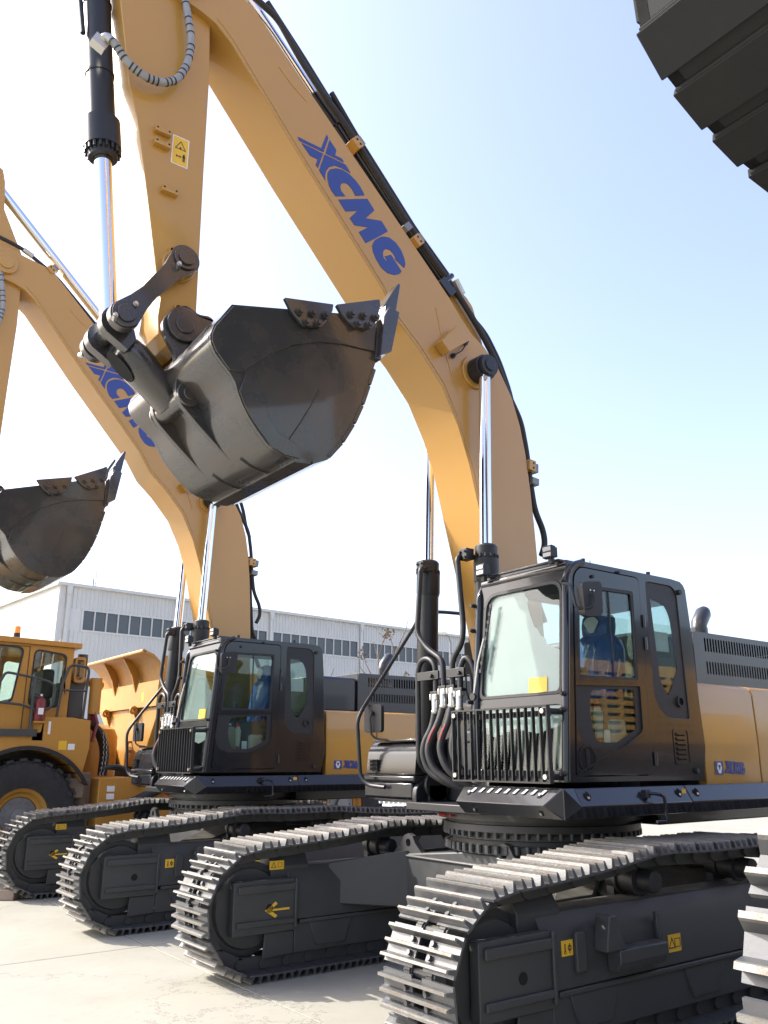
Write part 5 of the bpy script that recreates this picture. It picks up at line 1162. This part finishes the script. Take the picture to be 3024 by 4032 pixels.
# ------------------------------------------------------------------ articulated dump truck behind
def build_truck():
    t = empty('dump_truck', (0, -9, 0)); oy = 9.0
    yn = 0.0                                   # near side plane is local y = 0; body runs to y = -2.9
    def wheel(x, y, z=0.86, r=0.84):
        k = MB(); prof = [(0.50,-0.30),(0.62,-0.335),(0.78,-0.32),(0.835,-0.27),(0.84,0.0),(0.835,0.27),(0.78,0.32),(0.62,0.335),(0.50,0.30),(0.42,0.28),(0.42,-0.28),(0.50,-0.30)]
        k.lathe([(a*r/0.84, b) for a, b in prof], (x,y,z), (0,1,0), 48)
        for i in range(26):
            for sg in (1,-1):
                a = 2*math.pi*(i+0.25*sg)/26; rad = Vector((math.cos(a),0,math.sin(a))); tan = Vector((-math.sin(a),0,math.cos(a)))
                k.obb(Vector((x,y+sg*0.17,z))+rad*r*1.0, tan*0.05+Vector((0,sg*0.0,0)), (0,0.165,0), rad*0.03)
                k.obb(Vector((x,y+sg*0.325,z))+rad*r*0.93, tan*0.040, (0,0.010,0), rad*0.045)
        w = k.build('wheel', 'tyre', t)
        k = MB(); k.lathe([(0.43,0.29),(0.43,0.25),(0.37,0.22),(0.335,0.16),(0.29,0.14),(0.29,0.10),(0.001,0.10)] if y > -1.4 else [(0.43,-0.29),(0.37,-0.22),(0.29,-0.14),(0.001,-0.10)], (x,y,z), (0,1,0), 40); k.build('rim', 'truck', w)
        k = MB(); s = 1 if y > -1.4 else -1
        k.cyl((x,y+s*0.10,z),(x,y+s*0.135,z),0.275,n=32); k.cyl((x,y+s*0.13,z),(x,y+s*0.2,z),0.12,n=20)
        for i in range(12): a = 2*math.pi*i/12; k.cyl((x+0.22*math.cos(a),y+s*0.135,z+0.22*math.sin(a)),(x+0.22*math.cos(a),y+s*0.16,z+0.22*math.sin(a)),0.018,n=6)
        k.build('hub', 'grey', w)
    wheel(0.03,-0.33); wheel(0.03,-2.55); wheel(-6.05,-0.33); wheel(-6.05,-2.55); 
    # front chassis with wheel arch
    arch = [(0.03+1.06*math.cos(R(a)), 0.86+1.02*math.sin(R(a))) for a in range(-20, 201, 10)]
    k = MB(); side = [(-0.83,1.42),(-0.93,2.33),(-0.33,2.36),(-0.30,2.14),(2.4,2.10),(2.4,0.7),(1.35,0.7)]
    side = [(2.6,0.9),(2.6,2.06),(0.35,2.06),(-0.12,2.13),(-0.16,2.37),(-0.60,2.37),(-0.90,2.33),(-0.92,1.9),(-0.83,1.43)]
    outer = side + [(0.03+1.02*math.cos(R(a)), 0.86+1.0*math.sin(R(a))) for a in range(150, -1, -10)]
    k.prism(outer, 'y', -0.75, 0.0); k.prism(outer, 'y', -2.9, -2.15)
    fd = k.build('front_fender', 'truck', t, bevel=0.01)
    k = MB(); A = [(0.03+1.02*math.cos(R(a)), 0.86+1.0*math.sin(R(a))) for a in range(0, 156, 6)]; B = [(0.03+1.08*math.cos(R(a)), 0.86+1.06*math.sin(R(a))) for a in range(155, -1, -6)]
    k.prism(A+B, 'y', -0.72, 0.03); k.build('fender_flare', 'black', t)
    k = MB(); k.box(-0.7,2.6,-2.1,-0.8,0.75,1.9); k.build('front_chassis', 'frame', t)
    # cab
    cz0, cz1 = 2.1, 3.52
    k = MB(); s0 = [( -0.52,2.13),(-0.56,3.50),(2.3,3.55),(2.7,2.1)]
    w1 = rpoly([(0.09,2.55),(-0.38,2.53),(-0.44,3.38),(0.07,3.44)], 0.10, 4); w2 = rpoly([(0.36,2.58),(0.92,2.60),(0.92,3.48),(0.26+0.0,3.45)], 0.10, 4); w3 = rpoly([(1.05,2.6),(1.9,2.6),(1.8,3.45),(1.05,3.48)], 0.1, 4)
    for y in (-0.16, -2.16): k.plate(s0, [w1, w2, w3], 'y', y, y+0.05)
    k.plate([(-2.11,2.13),(-0.16,2.13),(-0.16,3.5),(-2.11,3.5)], [rpoly([(-1.85,2.6),(-0.5,2.6),(-0.5,3.35),(-1.85,3.35)], 0.1, 4)], 'x', -0.55, -0.50)
    k.plate([(-2.11,2.13),(-0.16,2.13),(-0.16,3.52),(-2.11,3.52)], [rpoly([(-1.95,2.5),(-0.3,2.5),(-0.3,3.4),(-1.95,3.4)], 0.1, 4)], 'x', 2.25, 2.3)
    cab_ = k.build('cab', 'truck', t, bevel=0.01)
    k = MB(); k.prism([(-0.66,3.50),(-0.66,3.585),(2.4,3.66),(2.4,3.56)], 'y', -2.22, -0.04); k.build('roof', 'truck', cab_, bevel=0.012)
    for w in (w1, w2, w3):
        for y in (-0.14, -2.13):
            k = MB(); k.prism(w, 'y', y, y+0.006); k.build('window_pane', 'glass', cab_)
        k = MB(); cx = sum(p[0] for p in w)/len(w); cz = sum(p[1] for p in w)/len(w)
        k.plate([(cx+(p[0]-cx)*1.06, cz+(p[1]-cz)*1.035) for p in w], [[(cx+(p[0]-cx)*0.97, cz+(p[1]-cz)*0.98) for p in w]], 'y', -0.115, -0.095); k.build('window_seal', 'black', cab_)
    k = MB(); k.box(0.155,0.165,-0.112,-0.10,2.14,3.47); k.box(0.15,0.98,-0.112,-0.104,3.475,3.485); k.build('door_seam', 'black', cab_)
    k = MB(); k.box(-0.4,0.2,-1.6,-0.6,2.15,2.7); k.box(-0.45,-0.25,-1.5,-0.7,2.7,3.2); k.box(0.9,1.2,-1.6,-0.5,2.15,2.75); k.build('cab_interior', 'interior', cab_, bevel=0.05)
    k = MB(); k.cyl((0.18,-1.0,3.58),(0.18,-1.0,3.70),0.02,n=10); k.cyl((0.18,-1.0,3.70),(0.18,-1.0,3.80),0.055,n=16); k.build('beacon_base', 'black', cab_)
    k = MB(); k.lathe([(0.055,0),(0.052,0.10),(0.045,0.118),(0.001,0.122)], (0.18,-1.0,3.80), (0,0,1), 18); k.build('beacon_lens', 'amber', cab_)
    k = MB(); k.plate(circ(-0.42,3.65,0.035,14), [circ(-0.42,3.65,0.019,14)], 'y', -0.45, -0.43); k.build('lifting_eye', 'zinc', cab_)
    # deck, railing, extinguisher
    k = MB(); k.box(-0.05,2.6,-0.16,0.06,2.06,2.17); k.build('deck_edge', 'frame', t)
    k = MB(); z = 2.15
    k.tube([(0.06,0.04,2.16),(0.06,0.04,2.98)], 0.028, 8); k.tube([(0.9,0.04,2.42),(0.62,0.04,2.80),(0.52,0.04,3.04),(0.10,0.04,2.98),(-0.18,0.04,2.92),(-0.27,0.04,2.84),(-0.25,0.04,2.55),(-0.15,0.04,2.46),(0.10,0.04,2.50),(0.22,0.04,2.545),(0.9,0.04,2.60)], 0.020, 8, fil=0.06)
    k.build('deck_railing', 'frame', t)
    k = MB(); k.tube([(-0.35,-0.03,2.36),(-0.38,0.02,2.9),(-0.46,0.02,3.17),(-0.52,0.02,3.22),(-0.77,0.02,3.19),(-0.79,0.02,3.12),(-0.77,-0.02,2.36)], 0.022, 8, fil=0.05); k.tube([(-0.40,0.02,2.80),(-0.79,0.02,2.80)], 0.018, 8); k.build('rear_railing', 'frame', t)
    k = MB(); k.lathe([(0.001,0),(0.085,0.0),(0.09,0.02),(0.09,0.28),(0.07,0.34),(0.03,0.37),(0.03,0.40),(0.001,0.40)], (-0.06,0.02,2.30), (0,0,1), 20)
    k.box(-0.075,-0.045,0.0,0.06,2.69,2.72, 1); k.tube([(-0.04,0.02,2.7),(0.05,0.06,2.72),(0.06,0.07,2.55),(0.03,0.09,2.42)], 0.012, 6, 2, fil=0.04); k.box(-0.10,-0.02,0.106,0.112,2.40,2.50, 1)
    fe = k.build('fire_extinguisher', ['red', 'white', 'black'], t)
    tray = MB(); tray.box(-0.16,0.03,-0.14,0.11,2.27,2.298); tray.prism([(-0.16,2.0),(0.0,2.0),(0.0,2.27),(-0.16,2.27)], 'y', -0.16, 0.0); tray.build('extinguisher_tray', 'truck', t)
    k = MB(); k.box(-0.55,-0.42,0.002,0.006,1.86,2.0); k.build('yellow_label', 'sticker', t)
    k = MB(); k.box(-0.68,-0.57,0.002,0.006,1.86,1.955); k.build('white_label', 'white', t)
    k = MB(); k.box(-0.27,-0.23,0.002,0.006,2.10,2.30); k.build('white_label', 'white', t)
    # air cleaner, silencer and hoses behind the cab
    k = MB(); k.plate(rpoly(rect(-0.80,-0.62,2.95,3.38), 0.06, 4), [rpoly(rect(-0.77,-0.65,3.0,3.33), 0.03, 3)], 'y', -0.4, -0.2)
    for i in range(7): k.box(-0.77+i*0.018,-0.767+i*0.018,-0.3,-0.29,3.0,3.33)
    for i in range(8): k.box(-0.77,-0.65,-0.3,-0.29,3.02+i*0.04,3.023+i*0.04)
    k.build('grille_box', 'truck', t)
    k = MB(); k.box(-0.85,-0.58,-1.9,-0.3,2.36,3.0); k.build('engine_block', 'frame', t, bevel=0.03)
    k = MB(); k.cyl((-0.95,-0.9,2.9),(-0.95,-0.9,3.5),0.09,n=20); k.build('exhaust_stack', 'hood', t)
    k = MB(); k.tube([(-0.5,-0.5,3.0),(-0.95,-0.5,3.0),(-1.25,-0.7,2.96)], 0.07, 14, fil=0.1); k.build('air_duct', 'truck', t)
    k = MB(); k.cyl((-1.05,-0.35,2.45),(-1.05,-0.35,3.05),0.10,n=20); k.build('air_tank', 'truck', t)
    k = MB(); k.box(-1.10,-1.0,-0.5,-0.35,2.3,2.55); k.tube([(-1.0,-0.3,2.6),(-1.1,-0.25,2.3),(-1.02,-0.2,2.0)], 0.03, 8); k.build('red_bracket', 'red', t)
    for i in range(4):
        k = MB(); y = -0.35-0.09*i; k.tube([(-0.85,y,2.35),(-1.15,y+0.05,2.25),(-1.32,y+0.08,1.9),(-1.3,y+0.1,1.45)], 0.042 if i < 2 else 0.03, 10, fil=0.2); k.build('hydraulic_hose', 'rubber', t)
    for i in range(2):
        k = MB(); pts = []
        for j in range(60): a = j*0.9; zz = 2.15-0.7*j/59; pts.append((-1.17-0.05*i+0.008*math.cos(a)-0.04*math.sin(j/59*3), -0.12+0.008*math.sin(a), zz))
        k.tube(pts, 0.004, 5); k.build('coiled_hose', 'zinc', t)
    k = MB(); k.lathe([(0.001,0),(0.40,0.0),(0.42,0.05),(0.42,0.75),(0.36,0.88),(0.22,0.96),(0.001,0.98)], (-1.42,-1.35,1.35), (0,0,1), 28); k.build('hydraulic_tank', 'truck', t)
    k = MB(); k.box(-2.4,-1.2,-2.3,-1.7,1.1,1.9); k.build('transmission', 'frame', t, bevel=0.05)
    # articulation and rear frame
    k = MB(); k.box(-1.15,-0.75,-1.9,-0.4,0.55,1.5); k.cyl((-1.0,-0.5,0.6),(-1.0,-0.5,1.4),0.14,n=16); k.box(-0.95,-0.70,-0.45,-0.15,1.1,1.42); k.build('hitch', 'timber', t, bevel=0.03)
    k = MB(); k.prism([(-1.15,0.55),(-1.15,1.42),(-1.85,1.42),(-2.4,1.15),(-3.6,1.10),(-3.6,0.75),(-2.0,0.55)], 'y', -2.1, -0.05); k.box(-6.8,-3.6,-1.95,-0.9,0.75,1.12); k.build('rear_frame', 'truck', t, bevel=0.02)
    for z in (1.20, 1.08):
        k = MB(); k.box(-1.42,-1.29,-0.047,-0.043,z,z+0.09); k.build('white_label', 'white', t)
    k = MB(); k.tube([(-1.2,-0.15,1.55),(-1.45,-0.1,1.62),(-1.7,-0.1,1.50),(-1.85,0.0,1.28)], 0.035, 8, fil=0.15); k.tube([(-1.3,-0.3,1.58),(-1.6,-0.25,1.55),(-1.8,-0.2,1.4)], 0.03, 8, fil=0.15); k.build('hydraulic_hose', 'rubber', t)
    k = MB(); k.cyl((-1.55,0.12,0.98),(-2.3,0.05,1.28),0.075,n=16); k.cyl((-1.2,0.15,0.85),(-1.6,0.12,1.0),0.035,n=12); k.build('steering_cylinder', 'black', t)
    # tipping body, front wall towards the cab
    xb = -2.0; o = 9.0
    def Y(v): return v+o
    k = MB()
    low = [(Y(-11.87),2.60),(Y(-8.80),2.60),(Y(-9.49),1.585),(Y(-10.56),1.585)]
    k.prism(low, 'x', xb-0.06, xb)
    hi = [(Y(-11.867),3.04),(Y(-8.805),3.04),(Y(-8.84),2.60),(Y(-11.78),2.60)]
    k.prism(hi, 'x', xb-0.06, xb+0.05)
    # cheeks and floor of the body
    for (yt, yb) in ((Y(-8.79), Y(-9.5)), (Y(-11.88), Y(-10.55))):
        k.add([(xb-0.03,yt,3.35),(xb-0.03,yt,2.62),(xb-0.03,yb,1.6),(-6.9,yt,3.1),(-6.9,yt,2.5),(-6.9,yb,1.9),(xb-0.03,yt+(-0.08 if yt > -1 else 0.08),3.35),(-6.9,yt+(-0.08 if yt > -1 else 0.08),3.1),(xb-0.03,yb+(-0.08 if yt > -1 else 0.08),1.68),(-6.9,yb+(-0.08 if yt > -1 else 0.08),1.98)],
              [(0,1,4,3),(1,2,5,4),(0,6,7,3),(6,8,9,7),(0,1,2,8,6)])
    k.add([(xb,Y(-9.5),1.6),(xb,Y(-10.55),1.6),(-6.9,Y(-10.55),1.9),(-6.9,Y(-9.5),1.9)], [(0,1,2,3)])
    bd = k.build('tipping_body', 'truck', t, bevel=0.012)
    # curved spill guard with ribs
    arc = [(xb-0.02,3.04),(xb+0.02,3.20),(xb+0.09,3.34),(xb+0.20,3.44),(xb+0.36,3.50)]
    k = MB()
    ya, yb = Y(-11.86), Y(-8.80)
    vs = [(x, y, z) for y in (ya, yb) for x, z in arc] + [(x-0.03, y, z+0.03) for y in (ya, yb) for x, z in arc]
    n = len(arc)
    fs = []
    for i in range(n-1): fs += [(i,i+1,n+i+1,n+i), (2*n+i,3*n+i,3*n+i+1,2*n+i+1), (i,2*n+i,2*n+i+1,i+1), (n+i,n+i+1,3*n+i+1,3*n+i)]
    fs += [(n-1,2*n+n-1,3*n+n-1,n+n-1), (0,n,3*n,2*n)]
    k.add(vs, fs); k.tube([(xb+0.36,ya,3.515),(xb+0.36,yb,3.515)], 0.035, 10)
    k.prism([(xb-0.06,3.0),(xb-0.0,3.46),(xb-0.45,3.44),(xb-0.5,3.0)], 'y', yb-0.06, yb+0.02)
    k.build('spill_guard', 'truck', bd)
    for y in (-10.93, -9.87):
        k = MB(); k.prism([(xb+0.055,2.88),(xb+0.01,3.04)] + arc[1:-1] + [(xb+0.33,3.475),(xb+0.24,3.34),(xb+0.14,3.16),(xb+0.085,2.97)], 'y', Y(y)-0.025, Y(y)+0.025); k.build('guard_rib', 'truck', bd)
    for y in (-11.2, -9.75):
        k = MB(); k.plate(circ(0, 0, 0.075, 14), [circ(0, 0, 0.035, 14)], 'y', -0.02, 0.02); k.v = [(xb+0.10+a, Y(y)+b, 2.56+c) for a, b, c in k.v]; k.prism([(xb,2.60),(xb+0.12,2.60),(xb+0.08,2.5),(xb+0.0,2.28)], 'y', Y(y)-0.05, Y(y)-0.02); k.build('lifting_hook', 'truck', bd)
    k = MB(); k.tube([(xb,Y(-10.0),2.02),(xb+0.07,Y(-10.0),2.01),(xb+0.07,Y(-10.0),1.86),(xb,Y(-10.0),1.85)], 0.025, 8, fil=0.03); k.build('handle', 'truck', bd)
    k = MB(); k.box(xb+0.05,xb+0.053,Y(-9.55),Y(-9.43),2.70,2.86); k.build('yellow_label', 'sticker', bd)
    return t
TR = build_truck()
tag(TR, 'yellow articulated dump truck with amber beacon and red fire extinguisher behind the second excavator', 'dump truck')

# ------------------------------------------------------------------ assembly hall
def build_hall():
    h = empty('assembly_hall', (-6.41, -31.64, 0)); ang = math.atan2(-0.082942, -0.99655); h.rotation_euler = (0, 0, ang)
    # local u runs along the wall away to the right of the picture, +y of this frame points away behind it
    Lw = 70.0
    bays = [(0.40,5.66),(5.66,10.9),(10.9,16.9),(16.9,22.7),(22.7,28.5),(28.5,34.3),(34.3,40.1),(40.1,45.9),(45.9,51.7)]
    sgn = 1.0
    rel = lambda y: y
    k = MB()
    # wall with a window band cut out
    wins = [(a+0.72 if i == 0 else a+0.16, b-0.18) for i, (a, b) in enumerate(bays)]
    holes = [rect(a, b, 7.07, 7.97) for a, b in wins]
    k.plate(rect(0, Lw, 0, 9.0), holes, 'y', -0.10, 0.0)
    k.box(0, 0.1, -22, -0.1, 0, 9.0); k.box(Lw-0.1, Lw, -22, -0.1, 0, 9.0)
    w = k.build('wall', 'wall', h)
    k = MB()
    n = int(Lw/0.19)
    for i in range(n):
        u = 0.06 + i*0.19
        k.prism([(u-0.028,0.0),(u+0.028,0.0),(u+0.014,0.035),(u-0.014,0.035)], 'z', 7.99, 8.93); k.prism([(u-0.028,0.0),(u+0.028,0.0),(u+0.014,0.035),(u-0.014,0.035)], 'z', 0, 7.03)
    tag(k.build('cladding_rib', 'wall', w), kind='stuff')
    k = MB(); k.box(-0.15,Lw+0.15,-0.12,0.16,8.93,9.06); k.box(-0.15,0.02,-22,-0.12,8.93,9.06); k.build('gutter', 'wall', h)
    k = MB(); k.add([(-0.1,-0.12,9.04),(Lw,-0.12,9.04),(Lw,-11,9.9),(-0.1,-11,9.9),(-0.1,-22,9.04),(Lw,-22,9.04)], [(0,1,2,3),(3,2,5,4),(0,3,4)]); k.build('roof', 'roof', h)
    for i, (a, b) in enumerate(bays):
        p = MB(); p.box(a-0.07,a+0.07,0.037,0.14,0,8.55); p.prism([(a-0.12,8.93),(a+0.12,8.93),(a+0.07,8.55),(a-0.07,8.55)], 'y', 0.037, 0.20); p.build('downpipe', 'wall', h)
    src = None; srcm = None
    for a, b in wins:
        m = max(1, round((b-a)/0.54)); st = (b-a)/m
        fr = MB(); fr.plate(rect(a-0.05, b+0.05, 7.02, 8.02), [rect(a+0.03, b-0.03, 7.10, 7.94)], 'y', -0.02, 0.045)
        for j in range(1, m): fr.box(a+j*st-0.025, a+j*st+0.025, -0.02, 0.03, 7.10, 7.94)
        f = fr.build('window_frame', 'wall', h)
        for j in range(m):
            p = MB(); p.box(a+j*st+0.026, a+(j+1)*st-0.026, -0.05, -0.03+random.uniform(-0.004, 0.004), 7.08, 7.96); p.build('window_pane', 'wallwin', f)
    k = MB(); k.cyl((1.72,-0.4,9.0),(1.72,-0.4,9.85),0.018,n=6); k.cyl((1.62,-0.4,9.1),(1.62,-0.4,9.5),0.03,n=6); k.cyl((1.72,-0.4,9.3),(1.62,-0.4,9.3),0.014,n=6); k.cyl((1.80,-0.4,9.35),(1.80,-0.4,9.9),0.008,n=5); k.cyl((1.72,-0.4,9.6),(1.80,-0.4,9.6),0.008,n=5); k.box(1.58,1.82,-0.45,-0.3,9.0,9.08); k.build('roof_antenna', 'grey', h)
    bpy.context.view_layer.update()
    for o in h.children_recursive:          # the hall stands behind the wall line
        if o.type == 'MESH':
            for v in o.data.vertices: v.co.y = -v.co.y
            o.data.flip_normals()
    return h
HALL = build_hall()
tag(HALL, 'long white factory hall clad in ribbed sheet with a band of dark windows', 'building')

# ------------------------------------------------------------------ small background things
def bare_tree(loc, hgt, seed, label, clusters):
    rnd = random.Random(seed); root = empty('bare_tree', loc)
    k = MB(); tips = []
    def branch(p, d, l, r, dep):
        pts = [p]; q = Vector(p); dd = Vector(d)
        for i in range(4):
            dd = (dd + Vector((rnd.uniform(-.18,.18), rnd.uniform(-.18,.18), rnd.uniform(-.05,.15)))).normalized(); q = q + dd*l/4; pts.append(q.copy())
        k.tube(pts, [r, r*0.9, r*0.8, r*0.7, r*0.55], 6)
        if dep == 0: tips.append(q); return
        for j in range(3 if dep > 1 else 2):
            a = rnd.uniform(0, 6.28); s = rnd.uniform(0.35, 0.7)
            nd = (dd + Vector((math.cos(a)*s, math.sin(a)*s, 0.1))).normalized(); branch(pts[-1 if j == 0 else rnd.choice((2, 3))], nd, l*rnd.uniform(0.55, 0.75), r*0.62, dep-1)
    branch(Vector((0,0,0)), Vector((0,0,1)), hgt*0.42, 0.085, 3)
    k.build('trunk', 'bark', root)
    c = MB()
    for t_ in tips:
        if rnd.random() > clusters: continue
        for i in range(26):
            o = t_ + Vector((rnd.gauss(0,.10), rnd.gauss(0,.10), rnd.gauss(0,.09))); u = Vector((rnd.uniform(-1,1), rnd.uniform(-1,1), rnd.uniform(-1,1))).normalized()*0.035; v = u.orthogonal().normalized()*0.03
            c.add([o-u-v, o+u-v, o+u+v, o-u+v], [(0,1,2,3)])
    if c.f: c.build('dry_leaves', 'dryleaf', root)
    tag(root, label, 'tree', 'bare trees before the hall')
bare_tree((-12.6,-18.0,0), 6.4, 3, 'bare tree with brown seed clusters above the second hood', 0.55)
bare_tree((-11.6,-19.5,0), 5.9, 8, 'thin bare tree with pale twigs beside the seed-cluster tree', 0.2)
0 and bare_tree((-4.8,-22.0,0), 6.6, 11, 'bare twiggy tree rising behind the dump truck railing', 0.0)

def lamp_post():
    t = empty('street_lamp', (-17.6,-19.0,0))
    k = MB(); k.cyl((0,0,0),(0,0,6.05),0.06,0.04,12); k.tube([(0,0,6.0),(0.1,0.05,6.2),(0.5,0.2,6.28)], 0.03, 8, fil=0.1); k.build('pole', 'grey', t)
    k = MB(); k.lathe([(0.001,-0.06),(0.10,-0.05),(0.13,0.0),(0.09,0.05),(0.001,0.06)], (0,0,0), (0,0,1), 16); k.v = [(0.65+x*2.1, 0.25+y*1.2, 6.28+z) for x, y, z in k.v]; k.build('lamp_head', 'white', t)
    tag(t, 'slim grey street lamp with pale oval head between hall and cylinder', 'street lamp')
lamp_post()
def fence():
    t = empty('picket_fence', (-15.5,-20.0,0)); d = Vector((-0.36,0.93,0)).normalized()
    k = MB(); k.obb(Vector((0,0,0.12)), d*9, (0.02,0.01,0), (0,0,0.03)); k.obb(Vector((0,0,0.95)), d*9, (0.02,0.01,0), (0,0,0.03)); k.build('rail', 'white', t)
    src = MB().box(-0.02,0.02,-0.02,0.02,0,1.1).build('picket', 'white', t); src.matrix_basis = Matrix.Translation(d*-8.9)
    for i in range(1, 90): shared('picket', src, t, Matrix.Translation(d*(-8.9+i*0.2)))
    tag(t, 'low white picket fence far behind the tracks', 'fence')
fence()
k = MB(); k.obb((0.9,-7.05,0.06),(0.35,-0.30,0),(0.07,0.08,0),(0,0,0.06)); tag(k.build('timber_beam', 'timber', bevel=0.01), 'dusty timber beam lying on the concrete at the far left', 'timber')

# ------------------------------------------------------------------ ground: one far sheet and jointed slabs
k = MB(); k.add([(-900,-900,-0.05),(900,-900,-0.05),(900,900,-0.05),(-900,900,-0.05)], [(0,1,2,3)])
gr = k.build('ground', 'earth'); tag(gr, kind='structure')
xs = [0.28+5.0*i for i in range(-10, 4)]; ys = [-3.08+5.2*i for i in range(-7, 4)]
k = MB(); k.box(xs[0]-0.1, xs[-1]+0.1, ys[0]-0.1, ys[-1]+0.1, -0.045, -0.014)
yard = k.build('pavement', 'earth'); tag(yard, kind='structure')
sl = None
for i in range(len(xs)-1):
    for j in range(len(ys)-1):
        if sl is None:
            s = MB(); s.box(0.006, 4.994, 0.006, 5.194, -0.0138, 0.0); sl = s.build('concrete_slab', 'concrete', yard, bevel=0.004); o = sl
        else: o = shared('concrete_slab', sl, yard)
        o.matrix_basis = Matrix.Translation((xs[i], ys[j], random.uniform(-0.0015, 0.0)))
bpy.context.view_layer.update()
